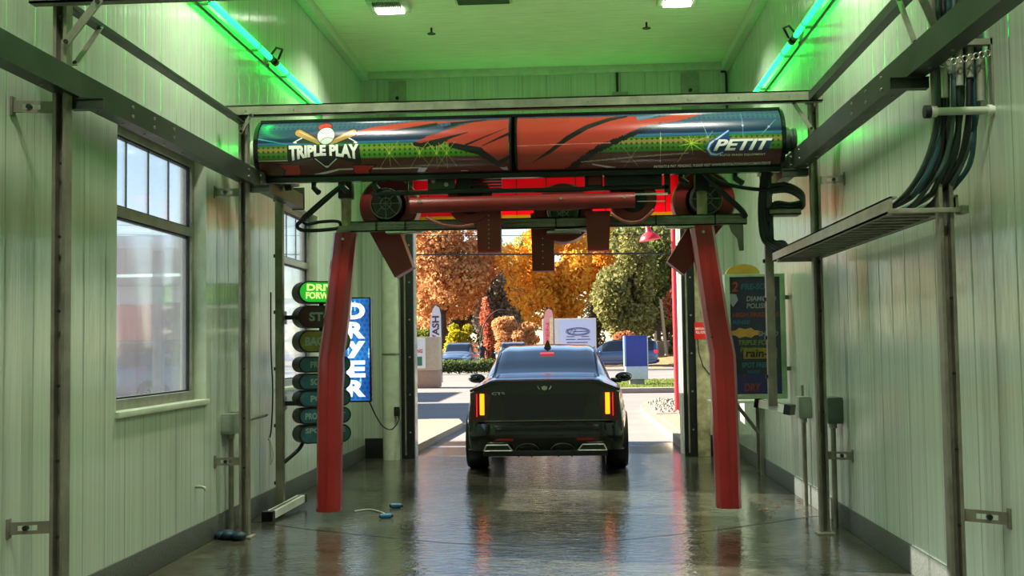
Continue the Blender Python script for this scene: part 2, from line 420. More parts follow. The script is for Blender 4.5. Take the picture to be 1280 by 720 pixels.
struct('baseboard_far', MB().box(XL+.02, -2.4, YF-.03, YF, 0, .27, .004).box(1.75, XR-.02, YF-.03, YF, 0, .27, .004), M_dark)
J = [(-2.84, 9.5), (-2.2, 9.05), (-1.6, 8.72), (-.99, 8.40), (-.38, 8.25), (.33, 8.50), (1.12, 8.95), (1.9, 9.53), (2.09, 9.66)]
mb = MB(); mb.faces([(x, y+s_*.010, .0012) for x, y in J for s_ in (-1, 1)], [(2*i, 2*i+2, 2*i+3, 2*i+1) for i in range(len(J)-1)]); struct('trim_5', mb, mat('wet_floor_joint', (.05, .055, .05), .35))
struct('trim_1', MB().box(XL, XL+.10, YN, YF, ZC-.115, ZC, .01), M_trimw)
struct('trim_2', MB().box(XR-.10, XR, YN, YF, ZC-.115, ZC, .01), M_trimw)
struct('trim_3', MB().box(XL+.1, XR-.1, YF-.06, YF, ZC-.10, ZC, .01), M_trimw)
struct('trim_4', MB().box(1.40, 1.50, YF+.3, YF+.45, 0, 3.9), M_white)
for i, (a, b_) in enumerate(WINS):
    xg = XL-.13
    wi = struct('window_%d' % (i+1), MB().box(xg-.004, xg+.004, a+.04, b_-.04, WZ0+.05, WZ1-.04), M_glass)
    f = MB(); x0, x1 = xg-.035, xg+.04
    f.box(x0, x1, a, a+.06, WZ0, WZ1).box(x0, x1, b_-.06, b_, WZ0, WZ1).box(x0, x1, a+.06, b_-.06, WZ1-.06, WZ1)
    f.box(x0, x1+.02, a+.06, b_-.06, WZ0, WZ0+.07).box(x0, x1, a+.06, b_-.06, 2.36, 2.425)
    struct('window_frame', f, M_frame, wi)
    g = MB()
    for z0, z1 in ((WZ0+.07, 2.36), (2.425, WZ1-.06)):
        g.box(xg-.02, xg+.02, b_-.075, b_-.06, z0, z1).box(xg-.02, xg+.02, a+.06, b_-.06, z1-.012, z1).box(xg-.02, xg+.02, a+.06, b_-.06, z0, z0+.012)
    struct('window_gasket', g, M_framed, wi)
    g = MB()
    for k in range(1, 4):
        yy = a+.06+(b_-a-.12)*k/4; g.box(xg-.006, xg+.006, yy-.006, yy+.006, 2.425, WZ1-.06)
    struct('window_muntins', g, M_framed, wi)
    struct('window_sill', MB().box(XL-.09, XL+.03, a-.02, b_+.02, WZ0-.035, WZ0+.004, .006), M_trimw, wi)
    struct('window_reveal', MB().box(XL-.20, XL+.004, b_-.004, b_+.004, WZ0, WZ1).box(XL-.20, XL+.004, a, b_, WZ1-.004, WZ1+.004), M_trimw, wi)
# dark door tracks each side of the exit, the stained post and the round downpipe
def jamb(x0, x1, label):
    t = thing('door_track', ((x0+x1)/2, YF-.06, 0), label, 'door track')
    MB().box(x0, x1, YF-.10, YF-.002, 0, OZ+.1, .006).build('track', M_dark, t)
    MB().box(x0+.3*(x1-x0), x0+.42*(x1-x0), YF-.125, YF-.10, .05, OZ).build('track_lip', M_steeld, t)
    mb = MB()
    for k in range(7): mb.cyl((x0+.7*(x1-x0), YF-.115, .35+.5*k), (x0+.7*(x1-x0), YF-.10, .35+.5*k), .012, 8)
    mb.build('bolt', M_steel, t, split=True)
jamb(-2.335, -2.16, 'dark metal door track beside the white downpipe, left edge of the exit')
jamb(1.41, 1.57, 'dark metal door track beside the stained beige post, right edge of the exit')
tag(MB().box(1.575, 1.74, YF-.13, YF-.002, 0, OZ+.1, .006).build('door_post', M_rust), 'beige door post with dark rust stains holding the red emergency sign', 'post')
t = thing('downpipe', (-2.46, YF-.14, 0), 'fat pale round pipe standing between far wall panel and dark door track', 'pipe')
MB().cyl((-2.46, YF-.14, 0), (-2.46, YF-.14, 3.5), .115, 28).build('pipe', M_trimw, t)
MB().cyl((-2.46, YF-.14, 1.38), (-2.46, YF-.14, 1.405), .122, 28).build('joint_band', M_steeld, t)
t = thing('roll_up_door', (-.37, YF-.02, 3.15), 'red vinyl roll-up exit door raised behind the dryer fans, yellow bottom strip', 'door')
MB().box(OX0, OX1, YF+.10, YF+.115, 3.25, 3.85).build('curtain', M_reddoor, t)
MB().box(OX0, OX1, YF+.095, YF+.12, 3.13, 3.25).build('bottom_strip', M_yellow, t)
mb = MB()
for k in range(9): mb.box(OX0+.2+k*.4, OX0+.215+k*.4, YF+.085, YF+.10, 3.25, 3.85)
mb.build('curtain_ribs', M_reddark, t)
t = thing('emergency_sign', (1.64, YF-.14, 1.53), 'small red emergency pull rope card hung on the stained beige post', 'sign')
MB().box(1.56, 1.735, YF-.142, YF-.135, 1.53, 1.755, .004).build('card', M_cardred, t)
mb = MB(); letters(mb, 'EMERGENCY', flat(1.575, 1.72, 1.655, 1.685, YF-.1435), bold=.02); letters(mb, 'PULL ROPE', flat(1.58, 1.70, 1.605, 1.64, YF-.1435), bold=.02)
mb.build('lettering', M_txtwhite, t, 0)
tag(MB().tube([(1.60, YF-.15, 1.53), (1.61, YF-.16, 1.35), (1.66, YF-.16, 1.18), (1.72, YF-.16, 1.1), (1.80, YF-.1, 1.0), (1.86, YF-.06, .62)], .007, 6).build('pull_rope', M_black), 'thin dark rope hanging below the red emergency card', 'rope')

# ------------------------------------------------------------------ ceiling and far wall fittings
def ceiling_light(x, y, label):
    t = thing('ceiling_light', (x, y, ZC), label, 'ceiling light', 'square ceiling lamps')
    MB().box(x-.22, x+.22, y-.22, y+.22, ZC-.05, ZC, .015).build('housing', M_trimw, t)
    mb = MB()
    for k in range(14): mb.box(x-.15+k*.022, x-.142+k*.022, y-.19, y-.03, ZC-.085, ZC-.05)
    mb.build('heat_sink', M_steel, t)
    MB().box(x-.15, x+.15, y-.01, y+.18, ZC-.075, ZC-.05, .01).build('lamp_panel', M_lamp, t)
    ld = bpy.data.lights.new('lamp_light', 'AREA'); ld.shape = 'SQUARE'; ld.size = .28; ld.energy = LAMP_WATTS; ld.color = (1, .98, .84); ld.spread = math.radians(125)
    lo = bpy.data.objects.new('lamp_light', ld); COL.objects.link(lo); lo.parent = t; lo.location = (0, .08, -.09)
ceiling_light(-1.97, 11.78, 'square ceiling lamp nearer the window wall, lit white')
ceiling_light(1.17, 11.85, 'square ceiling lamp nearer the hose wall, lit white')
for yy in (7.8, 3.8, -.2):  # rows out of view, added for their light in the bay
    for xx in (-1.97, 1.17): ceiling_light(xx, yy, 'unseen square ceiling lamp added further up the bay, lit white')
t = thing('ceiling_vent', (-.93, 11.75, ZC), 'dark rectangular vent in the ceiling between the two lamps', 'vent')
MB().box(-1.24, -.62, 11.45, 11.85, ZC-.03, ZC, .008).build('frame', M_trimw, t)
mb = MB()
for k in range(9): mb.box(-1.21, -.65, 11.475+k*.04, 11.505+k*.04, ZC-.04, ZC-.03)
mb.build('louvres', M_dark, t)
def hook(x, y, label):
    t = thing('sprinkler_head', (x, y, ZC), label, 'sprinkler', 'ceiling sprinkler heads')
    MB().cyl((x, y, ZC), (x, y, ZC-.06), .012, 8).build('stem', M_dark, t)
    MB().lathe((x, y, ZC-.075), (0, 0, 1), [(.05, 0), (.05, .006), (.015, .02)], 12).build('deflector', M_dark, t)
hook(-1.63, 12.77, 'small sprinkler head hanging from the ceiling behind the lamp nearer the windows')
hook(.89, 12.81, 'small sprinkler head hanging from the ceiling behind the lamp nearer the hoses')
for x, lab in ((-2.36, 'upright metal plate on the far wall under the ceiling, window side'), (1.59, 'upright metal plate on the far wall under the ceiling, hose side')):
    t = thing('anchor_plate', (x, YF-.02, 4.55), lab, 'plate', 'far wall plates')
    MB().box(x-.12, x+.12, YF-.035, YF, 4.5, 5.10, .008).build('plate', mat('dull_plate', (.56, .60, .52), .5, 0, .2), t)
    MB().cyl((x, YF-.06, 4.86), (x, YF-.035, 4.86), .025, 8).build('bolt', M_dark, t)
t = thing('junction_box', (.65, YF-.05, 4.7), 'small grey junction box on the far wall with conduit up to ceiling', 'electrical box')
MB().box(.54, .76, YF-.08, YF, 4.72, 4.86, .008).build('box', M_grey, t)
MB().cyl((.62, YF-.03, 4.86), (.62, YF-.03, ZC-.1), .016, 8).build('conduit', M_dark, t)
t = thing('conduit', (2.06, YF-.05, 4.4), 'dark conduit running down the far corner above the sign board', 'conduit')
MB().tube([(2.0, YF-.04, 5.10), (2.06, YF-.04, 5.10), (2.07, YF-.04, 5.05), (2.07, YF-.04, 4.5)], .016, 8).build('pipe', M_dark, t)
MB().box(2.04, 2.10, YF-.07, YF, 4.7, 4.78, .005).build('clamp', M_dark, t)

# ------------------------------------------------------------------ green LED tubes
def led(x, y0, y1, z, label):
    sgn = 1 if x < 0 else -1
    t = thing('light_tube', (x, (y0+y1)/2, z), label, 'light tube', 'green LED tubes')
    MB().cyl((x, y0+.06, z), (x, y1-.06, z), .026, 14).build('tube', M_tube, t)
    for yy in (y0, y1):
        MB().cyl((x, yy if yy == y0 else yy-.07, z), (x, yy+.07 if yy == y0 else yy, z), .034, 14).build('end_cap', M_black, t)
    mb = MB()
    for k in (.2, .8):
        mb = MB(); yy = y0+(y1-y0)*k; mb.box(min(x, x-sgn*.07), max(x, x-sgn*.07), yy-.02, yy+.02, z-.045, z-.03).lathe((x, yy-.012, z), (0, 1, 0), [(.03, 0), (.03, .024)], 12)
        mb.build('clip', M_steeld, t)
    MB().box(min(x-sgn*.065, x-sgn*.05), max(x-sgn*.065, x-sgn*.05), y0, y1, z-.05, z-.02).build('backing_rail', M_steeld, t)
for x, w_ in ((XL+.07, 'window wall'), (XR-.07, 'hose wall')):
    z = 4.19 if x < 0 else 4.25
    led(x, 10.16, 12.42, z, 'glowing green LED tube on the %s, the far one' % w_)
    led(x, 7.82, 10.08, z, 'glowing green LED tube on the %s, the nearer one, partly cut by frame' % w_)
    led(x, 5.48, 7.74, z, 'glowing green LED tube on the %s, unseen one added further up the bay' % w_)  # this tube and the next lie out of view, added for light
    led(x, 3.14, 5.40, z, 'glowing green LED tube on the %s, unseen one added further up the bay' % w_)
    tag(MB().tube([(x, 10.05, z+.03), (x+(.06 if x < 0 else -.06), 10.02, z+.09), (x+(.09 if x < 0 else -.09), 10.12, z+.10), (x+(.03 if x < 0 else -.03), 10.2, z+.03)], .011, 8).build('tube_cable', M_black), 'short black cable loop joining two green tubes on the %s' % w_, 'cable')

t = thing('light_tube', (-.4, YF-.09, 4.2), 'green LED tube across the far wall, hidden behind the printed banner', 'light tube', 'green LED tubes')
MB().cyl((-2.5, YF-.09, 4.2), (1.8, YF-.09, 4.2), .022, 14).build('tube', M_tube, t); MB().box(-2.5, 1.8, YF-.05, YF, 4.17, 4.22).build('backing_rail', M_steeld, t)
for x in (-2.5, 1.75): MB().cyl((x, YF-.09, 4.2), (x+.05, YF-.09, 4.2), .034, 14).build('end_cap', M_black, t)
# ------------------------------------------------------------------ portal frame: posts, rails, beams
def post(x0, y0, ztop, label):
    s = .072; t = thing('support_post', (x0+s/2, y0+s/2, 0), label, 'post', 'galvanised frame posts')
    c = [(-s/2, -s/2), (s/2, -s/2), (s/2, s/2), (s/2-.018, s/2), (s/2-.018, -s/2+.02), (-s/2+.018, -s/2+.02), (-s/2+.018, s/2), (-s/2, s/2)]
    if x0 > 0: c = [(-a, b_) for a, b_ in c][::-1]
    MB().extr((x0+s/2, y0+s/2, .012), (x0+s/2, y0+s/2, ztop), [(a, -b_) for a, b_ in c], (0, 1, 0)).build('channel', M_steeld, t)
    MB().box(x0-.03, x0+s+.03, y0-.04, y0+s+.04, 0, .014, .003).build('base_plate', M_steel, t)
    mb = MB()
    for k in range(8):
        z = .55+k*(ztop-.7)/7; mb.cyl((x0+s*.6, y0-.008, z), (x0+s*.6, y0, z), .009, 8)
    mb.build('bolt_head', M_black, t, split=True)
    return t
P_L1 = post(-2.67, 5.50, 3.36, 'steel post nearest the camera on the window wall')
P_L2 = post(-2.67, 8.66, 3.42, 'steel post on the window wall meeting the end of the printed banner')
P_R1 = post(1.86, 5.72, 3.36, 'steel post nearest the camera on the hose wall, hoses hung behind')
P_R2 = post(1.86, 8.72, 3.42, 'steel post on the hose wall in front of the green electrical box')
def wall_bracket(x0, x1, y0, y1, z, label):
    t = thing('wall_bracket', (x1, y1, z), label, 'bracket', 'slotted wall brackets')
    p0, p1 = Vector((x0, y0, z)), Vector((x1, y1, z)); d = (p1-p0)
    MB().beam(p0+Vector((0, 0, .022)), p1+Vector((0, 0, .022)), .006, .018).beam(p0-Vector((0, 0, .022)), p1-Vector((0, 0, .022)), .006, .018).beam(p0, p0+d*.3, .008, .06).beam(p0+d*.55, p0+d*.62, .008, .06).beam(p1-d*.2, p1, .008, .06).build('slotted_arm', M_steeld, t)
    sg = -1 if x1 < 0 else 1
    MB().box(min(x1, x1+sg*.012), max(x1, x1+sg*.012), y1-.02, y1+.02, z-.05, z+.05, .003).build('wall_foot', M_steeld, t)
    MB().cyl(p0+d*.6+Vector((0, -.012, 0)), p0+d*.6+Vector((0, .012, 0)), .014, 8).build('bolt', M_dark, t)
for (x0, x1, y0, y1, nm) in ((-2.67, XL+.012, 5.50, 5.45, 'nearest post on the window wall'), (-2.67, XL+.012, 8.68, 8.64, 'window wall post meeting the banner end'), (1.93, XR-.012, 5.74, 5.60, 'nearest post on the hose wall'), (1.93, XR-.012, 8.74, 8.68, 'hose wall post by the green box')):
    wall_bracket(x0, x1, y0, y1, .60, 'slotted steel bracket low on the %s' % nm)
    if 'nearest post on the hose' not in nm: wall_bracket(x0, x1, y0, y1, 2.74, 'slotted steel bracket high on the %s' % nm)
def rail(xin, sg, z0, z1, label):
    """C channel, web facing the bay; sg = +1 when the flanges point to +x"""
    t = thing('guide_rail', (xin, 6, z0), label, 'rail')
    th = .012; wd = .10
    c = [(0, z0), (wd, z0), (wd, z0+th), (th, z0+th), (th, z1-th), (wd, z1-th), (wd, z1), (0, z1)]
    mb = MB(); n = len(c); vs = [(xin+sg*a, yy, z) for yy in (1.6, 10.38) for a, z in c]
    mb.faces(vs, [tuple(range(n)), tuple(range(n, 2*n))]+[(i, (i+1) % n, n+(i+1) % n, n+i) for i in range(n)])
    mb.build('channel', M_rail, t)
    MB().box(min(xin-sg*.008, xin+sg*.11), max(xin-sg*.008, xin+sg*.11), 10.38, 10.395, z0-.01, z1+.07, .003).build('end_plate', M_dark, t)
    mb = MB()
    for k in range(16):
        yy = 5.3+k*.33
        if k in (3, 4, 5, 10, 11): 
            for zz in (z0+.04, z1-.04): mb.cyl((xin-sg*.008, yy, zz), (xin, yy, zz), .010, 8)
        mb.cyl((xin+sg*.06, yy, z0-.006), (xin+sg*.06, yy, z0), .010, 8)
    mb.build('bolt_head', M_steel, t, split=True)
rail(-2.57, -1, 2.815, 2.95, 'steel carriage rail running along the window wall')
rail(1.75, 1, 2.855, 3.0, 'steel carriage rail running along the hose wall')
def angle_bar(name, p0, p1, w_, label, cat, m=None):
    c = [(-w_/2, -w_/2), (w_/2, -w_/2), (w_/2, -w_/2+.008), (-w_/2+.008, -w_/2+.008), (-w_/2+.008, w_/2), (-w_/2, w_/2)]
    t = thing(name, Vector(p0), label, cat)
    MB().extr(p0, p1, c).build('bar', m or M_rail, t)
    d = (Vector(p1)-Vector(p0)).normalized(); mb = MB()
    for p in (Vector(p0)+d*.04, Vector(p1)-d*.04): mb.box(p.x-.016, p.x+.016, p.y-.016, p.y+.016, p.z-w_/2-.01, p.z-w_/2)
    mb.build('bolt', M_steel, t, split=True)
angle_bar('tie_bar', (-2.63, 5.58, 3.315), (-2.63, 8.70, 3.315), .065, 'upper steel tie bar between the two posts on the window wall', 'tie bar')
angle_bar('tie_bar', (1.87, 5.76, 3.40), (1.87, 8.76, 3.38), .065, 'upper steel tie bar between the two posts on the hose wall', 'tie bar')
def cross_beam(yy, z0, z1, label):
    t = thing('cross_beam', (-.4, yy, z0), label, 'beam')
    MB().box(-2.76, 1.95, yy, yy+.012, z0, z1).box(-2.76, 1.95, yy, yy+.07, z0, z0+.01).box(-2.76, 1.95, yy, yy+.07, z1-.01, z1).build('channel', M_pale, t)
    mb = MB()
    for k in range(12): mb.cyl((-2.6+k*.39, yy-.006, (z0+z1)/2), (-2.6+k*.39, yy, (z0+z1)/2), .006, 8)
    mb.build('bolt_head', M_steeld, t, split=True)
cross_beam(8.62, 3.345, 3.43, 'long pale steel cross beam directly above the printed banner')
cross_beam(5.42, 3.265, 3.355, 'steel cross beam nearest the camera, just at the top edge')
def arm(p0, p1, label):
    t = thing('rail_arm', p0, label, 'bracket')
    MB().beam(p0, p1, .06, .05).build('arm', M_rail, t); MB().beam(Vector(p0)+Vector((0, 0, .029)), Vector(p1)+Vector((0, 0, .029)), .075, .008).build('flange', M_rail, t)
arm((-2.62, 5.62, 2.775), (-2.44, 5.62, 2.775), 'short steel arm carrying the rail, on nearest window wall post')
arm((-2.62, 8.76, 2.775), (-2.44, 8.76, 2.775), 'short steel arm carrying the rail, window wall post near banner')
arm((1.86, 5.84, 2.815), (1.66, 5.84, 2.815), 'short steel arm carrying the rail, on nearest hose wall post')
arm((1.86, 8.83, 2.815), (1.66, 8.83, 2.815), 'short steel arm carrying the rail, hose wall post near banner')
def brace(p0, p1, w_, label, m=None):
    t = thing('corner_brace', p0, label, 'brace'); d = (Vector(p1)-Vector(p0)).normalized()
    MB().beam(p0, p1, w_, .008, (0, 1, 0)).build('strap', m or M_steel, t)
    mb = MB()
    for p in (Vector(p0)+d*.02, Vector(p1)-d*.02): mb.cyl(p-Vector((0, .014, 0)), p, .012, 8)
    mb.build('bolt', M_dark, t, split=True)
brace((-2.60, 5.48, 3.06), (-2.38, 5.41, 3.27), .042, 'flat pale brace from nearest window wall post up to cross beam')
brace((-2.61, 5.62, 2.99), (-2.60, 5.92, 3.28), .03, 'thin green-lit brace behind the nearest window wall post')
brace((1.88, 5.69, 3.03), (1.66, 5.41, 3.27), .042, 'flat brace from nearest hose wall post up to cross beam')
brace((1.80, 5.82, 3.02), (1.80, 6.1, 3.36), .03, 'thin brace between hose wall rail and tie bar')
brace((-2.64, 8.60, 3.20), (-2.54, 8.60, 3.36), .03, 'short brace at the banner end beside window wall post')
brace((1.87, 8.66, 3.12), (1.72, 8.66, 3.36), .03, 'short brace at the banner end beside hose wall post')
# ------------------------------------------------------------------ wash gantry with printed cover
GY = 8.95; GX0, GX1 = -2.62, 1.705; GZ1, GZ0 = 3.395, 2.905; WPX, HPX = 656., 70.
def gpt(u, v, lift=0.):
    """banner art coordinates (u right, v down) -> the curved cover"""
    t = v/HPX; z = GZ1+(GZ0-GZ1)*t; a = (t-.5)*2
    y_ = GY+.02+.17*(abs(a)**2.6); return (GX0+(GX1-GX0)*u/WPX, y_-lift, z)
def inpoly(U, V, P):
    P = np.array(P, float); r = np.zeros(U.shape, bool); j = len(P)-1
    for i in range(len(P)):
        x0, y0 = P[i]; x1, y1 = P[j]
        if y0 != y1:
            c = ((y0 > V) != (y1 > V)) & (U < (x1-x0)*(V-y0)/(y1-y0)+x0); r ^= c
        j = i
    return r
def seg(U, V, a, b, w0, w1=None):
    w1 = w0 if w1 is None else w1
    ax, ay = a; bx, by = b; L = (bx-ax)**2+(by-ay)**2
    t = np.clip(((U-ax)*(bx-ax)+(V-ay)*(by-ay))/L, 0, 1); d = np.hypot(U-ax-t*(bx-ax), V-ay-t*(by-ay)); return d < (w0+(w1-w0)*t)/2
def Z(rx, zx, zy):                       # picture of the cover at 7.11x -> art coordinates
    x = rx+zx/7.11; y = 130+zy/7.11; return (x-322, y-(148-(x-324)*.0231)+1.2)
def art(U, V):
    C = np.zeros(U.shape+(3,)); L = lambda c: np.array(lin(c))
    rng = np.random.RandomState(4)
    def put(mk, c, a=1.): C[mk] = C[mk]*(1-a)+L(c)*a
    put(V >= -9, (.05, .05, .05))
    put((V > 2) & (V < 13), (.22, .33, .42)); dots = np.hypot((U % 6)-3, (V % 4.4)-2.2) < 1.35
    put((V > 2) & (V < 13) & dots, (.12, .2, .28))
    k = np.clip((V-13)/17, 0, 1)[..., None]; C = np.where(((V >= 13) & (V < 33))[..., None], L((.14, .25, .36))*(1-k)+L((.06, .15, .27))*k, C)
    put((V >= 30) & (V < 32.5), (.20, .45, .62), .7)
    g = (V >= 33) & (V < 50); put(g, (.26, .46, .16)); put(g & (V > 36) & (V < 41), (.62, .50, .28), .7)
    d2 = np.hypot((U % 6.4)-3.2, ((V-33) % 5.2)-2.6) < 1.5; put(g & d2, (.14, .30, .08))
    cen = g & (U > 120) & (U < 300); put(cen & ~d2, (.32, .58, .12), .5)
    put((V >= 50) & (V < 66), (.36, .18, .16)); k = (np.abs(np.sin(U*.055+1.3))*.5)
    put((V >= 50) & (V < 66) & (np.sin(U*.9+V*2.1) > .2), (.30, .15, .14), .5)
    put((V >= 50) & (V < 51.2) & (U < 60), (.85, .80, .75))
    put(seg(U, V, Z(300, 560, 600), Z(300, 880, 540), 3, 1.6), (.85, .83, .82)); put(seg(U, V, Z(300, 400, 605), Z(470, 330, 600), 1, 1), (.55, .55, .6))
    put(seg(U, V, Z(300, 880, 537), Z(470, 420, 522), 1.2), (.8, .78, .76))
    put(inpoly(U, V, [Z(470, 340, 592), Z(470, 410, 520), Z(470, 480, 520), Z(470, 400, 592)]), (.82, .86, .95))
    put(inpoly(U, V, [Z(470, 640, 552), Z(470, 800, 540), Z(470, 975, 542), Z(470, 960, 556), Z(470, 780, 560)]), (.88, .86, .84))
    put(inpoly(U, V, [Z(470, 1120, 515), Z(470, 1190, 512), Z(470, 1212, 560)]), (.7, .7, .75))
    RED = (.66, .22, .17)
    # torn red brush strokes
    put(inpoly(U, V, [Z(470, -160, 225), Z(470, 0, 180), Z(470, 130, 160), Z(470, 330, 128), Z(470, 640, 120), Z(470, 1210, 100), Z(470, 700, 132), Z(470, 580, 150), Z(470, 300, 190), Z(470, 0, 240), Z(470, -150, 262)]), RED)
    put(inpoly(U, V, [Z(470, 360, 325), Z(470, 470, 285), Z(470, 480, 270), Z(470, 600, 240), Z(470, 620, 225), Z(470, 760, 180), Z(470, 900, 135), Z(470, 1210, 100), Z(470, 1212, 440), Z(470, 1110, 490), Z(470, 1050, 455), Z(470, 970, 400), Z(470, 930, 370), Z(470, 850, 340), Z(470, 700, 330), Z(470, 560, 315), Z(470, 450, 345)]), RED)
    for a, b_, w0, w1 in (((170, 225), (560, 155), 1.5, 5), ((460, 345), (850, 235), 7, 1), ((560, 330), (660, 300), 8, 4), ((830, 345), (1190, 200), 2.5, .6), ((980, 350), (1210, 250), .8, 3.5), ((700, 345), (960, 395), 6, 9), ((960, 400), (1110, 490), 8, 6), ((1110, 490), (1212, 440), 5, 4), ((380, 335), (460, 350), 5, 5), ((640, 190), (840, 130), 3, 2), ((440, 185), (580, 165), 3, .5), ((700, 150), (1000, 112), 4, 2)):
        put(seg(U, V, Z(470, *a), Z(470, *b_), w0, w1), (.07, .08, .07))
    put(inpoly(U, V, [Z(640, 60, 95), Z(640, 1100, 80), Z(820, 0, 110), Z(820, 200, 60), Z(820, 450, 62), Z(820, 200, 140), Z(820, 0, 165), Z(640, 1180, 190), Z(640, 900, 310), Z(640, 430, 570), Z(640, 160, 580), Z(640, 60, 545)]), RED)
    rag = (np.sin(U*1.7)+np.sin(U*.63+2))*1.1
    put(seg(U, V+rag*.5, Z(640, 450, 585), Z(640, 800, 370), 8, 7) | seg(U, V+rag*.5, Z(640, 800, 370), Z(820, 60, 160), 8, 3), (.07, .08, .07))
    pts = [Z(640, 215, 480), Z(640, 370, 395), Z(640, 520, 290), Z(640, 700, 190), Z(640, 900, 115), Z(640, 1050, 85)]
    for (a, b_), (w0, w1) in zip(zip(pts, pts[1:]), ((.5, 4), (4, 6), (6, 6), (6, 5), (5, 3))): put(seg(U, V, a, b_, w0, w1), (.08, .10, .08))
    put(inpoly(U, V, [Z(640, 1130, 90), Z(640, 1280, 70), Z(820, 60, 60), Z(820, 0, 95), Z(640, 1150, 130)]) , (.32, .45, .55))
    put(seg(U, V, Z(640, 640, 475), Z(640, 1080, 440), .8, 2) | seg(U, V, Z(640, 1080, 440), Z(820, 300, 405), 1), (.7, .6, .55)); put(seg(U, V, Z(640, 740, 490), Z(640, 1110, 540), .8, 3.4), (.86, .85, .84))
    put(seg(U, V, Z(640, 480, 565), Z(640, 900, 552), 1.6, .6), (.6, .62, .66)); put(seg(U, V, Z(640, 60, 352), Z(640, 900, 325), .7), (.85, .55, .48), .8)
    # light sparkles
    def star(c, rays, col, w_=.8):
        for ang, L_ in rays:
            a = math.radians(ang); e = (c[0]+math.cos(a)*L_, c[1]-math.sin(a)*L_); put(seg(U, V, c, e, w_, .3), col, .8)
        put(np.hypot(U-c[0], V-c[1]) < 1.4, col)
    star(Z(820, 325, 330), [(a, l) for a, l in ((20, 20), (60, 9), (110, 10), (150, 16), (190, 16), (230, 26), (280, 12), (330, 22), (0, 14))], (.78, .90, .25), 1)
    star(Z(820, 60, 290), [(90, 8), (270, 28)], (.8, .8, .5)); star(Z(820, 775, 180), [(90, 18), (270, 14)], (.5, .65, .75)); star(Z(820, 1000, 190), [(45, 14), (225, 14)], (.5, .65, .7)); star(Z(820, 470, 280), [(110, 22), (50, 10)], (.55, .7, .75))
    for x0 in (150, 420, 570, 660): star(Z(470, x0, 410), [(50, 18), (130, 16), (230, 22), (310, 18), (90, 12), (270, 16)], (.70, .78, .30), .6)
    star(Z(640, 1080, 440), [(50, 18), (130, 16), (230, 14), (315, 26)], (.75, .65, .5), .6)
    put(seg(U, V, Z(300, 160, 290), Z(300, 440, 340), 1.6, .6), (.20, .62, .62))
    # the ball, bats, cap and ribbon of the left emblem
    put(inpoly(U, V, [Z(300, 440, 350), Z(300, 1090, 350), Z(300, 1105, 490), Z(300, 1080, 500), Z(300, 900, 455), Z(300, 785, 545), Z(300, 660, 455), Z(300, 470, 500), Z(300, 440, 490)]), (.10, .12, .11))
    put(inpoly(U, V, [Z(300, 790, 200), Z(300, 1060, 330), Z(300, 500, 330)]), (.16, .17, .15))
    for s_ in (-1, 1):
        a, b_ = Z(300, 785+s_*245, 235), Z(300, 785+s_*60, 322)
        put(seg(U, V, a, b_, 11, 7), (.10, .10, .08)); put(seg(U, V, a, b_, 9, 5), (.66, .52, .30)); put(seg(U, V, Z(300, 785+s_*240, 225), Z(300, 785+s_*100, 290), 2, 1.5), (.80, .68, .42))
        put(seg(U, V, Z(300, 785+s_*285, 322), Z(300, 785+s_*215, 285), 1.2), (.9, .9, .9)); put(inpoly(U, V, [Z(300, 785+s_*290, 320), Z(300, 785+s_*265, 310), Z(300, 785+s_*255, 328), Z(300, 785+s_*285, 332)]), (.92, .92, .92))
        put(seg(U, V, Z(300, 785+s_*95, 458), Z(300, 785+s_*10, 520), 1.1), (.9, .9, .9))
        put(inpoly(U, V, [Z(300, 780+s_*240, 500), Z(300, 780+s_*460, 500), Z(300, 780+s_*390, 545), Z(300, 780+s_*415, 595), Z(300, 780+s_*250, 590), Z(300, 780+s_*235, 545)]), (.08, .05, .05)); put(inpoly(U, V, [Z(300, 780+s_*245, 508), Z(300, 780+s_*435, 508), Z(300, 780+s_*370, 545), Z(300, 780+s_*395, 585), Z(300, 780+s_*255, 580), Z(300, 780+s_*242, 545)]), (.72, .18, .15))
    put(inpoly(U, V, [Z(300, 768, 510), Z(300, 800, 510), Z(300, 784, 530)]), (.92, .92, .92))
    cx, cy = Z(300, 768, 178)
    put(((U-cx)/9.2)**2+((V-cy)/6.5)**2 < 1, (.10, .06, .05)); put(((U-cx)/8.2)**2+((V-cy)/5.6)**2 < 1, (.75, .20, .16))
    bx, by = Z(300, 788, 262); rr = np.hypot(U-bx, V-by); put(rr < 11.6, (.10, .12, .12)); put(rr < 10.6, (.82, .86, .84))
    put((rr < 10.4) & (np.abs(np.hypot(U-bx, V-by+14)-11.5) < .45), (.45, .55, .55)); put((rr < 10.4) & (np.abs(np.hypot(U-bx-3, V-by-14)-11.5) < .45), (.45, .55, .55))
    # blue drop of the right emblem
    put(inpoly(U, V, [Z(820, 650, 222), Z(820, 662, 300), Z(820, 665, 370), Z(820, 620, 415), Z(820, 540, 438), Z(820, 480, 430), Z(820, 445, 390), Z(820, 455, 345), Z(820, 500, 300), Z(820, 580, 260)]), (.10, .22, .48))
    crv = [Z(820, 648, 226), Z(820, 560, 285), Z(820, 490, 330), Z(820, 470, 375), Z(820, 500, 412), Z(820, 550, 418), Z(820, 600, 400)]
    for (a, b_), (w0, w1) in zip(zip(crv, crv[1:]), ((1, 2), (2, 3), (3, 3.4), (3.4, 3), (3, 2), (2, 1))): put(seg(U, V, a, b_, w0+1.6, w1+1.6), (.24, .44, .74))
    for (a, b_), (w0, w1) in zip(zip(crv, crv[1:]), ((.6, 1.2), (1.2, 1.8), (1.8, 2), (2, 1.8), (1.8, 1.2), (1.2, .5))): put(seg(U, V, a, b_, w0, w1), (.90, .94, .97))
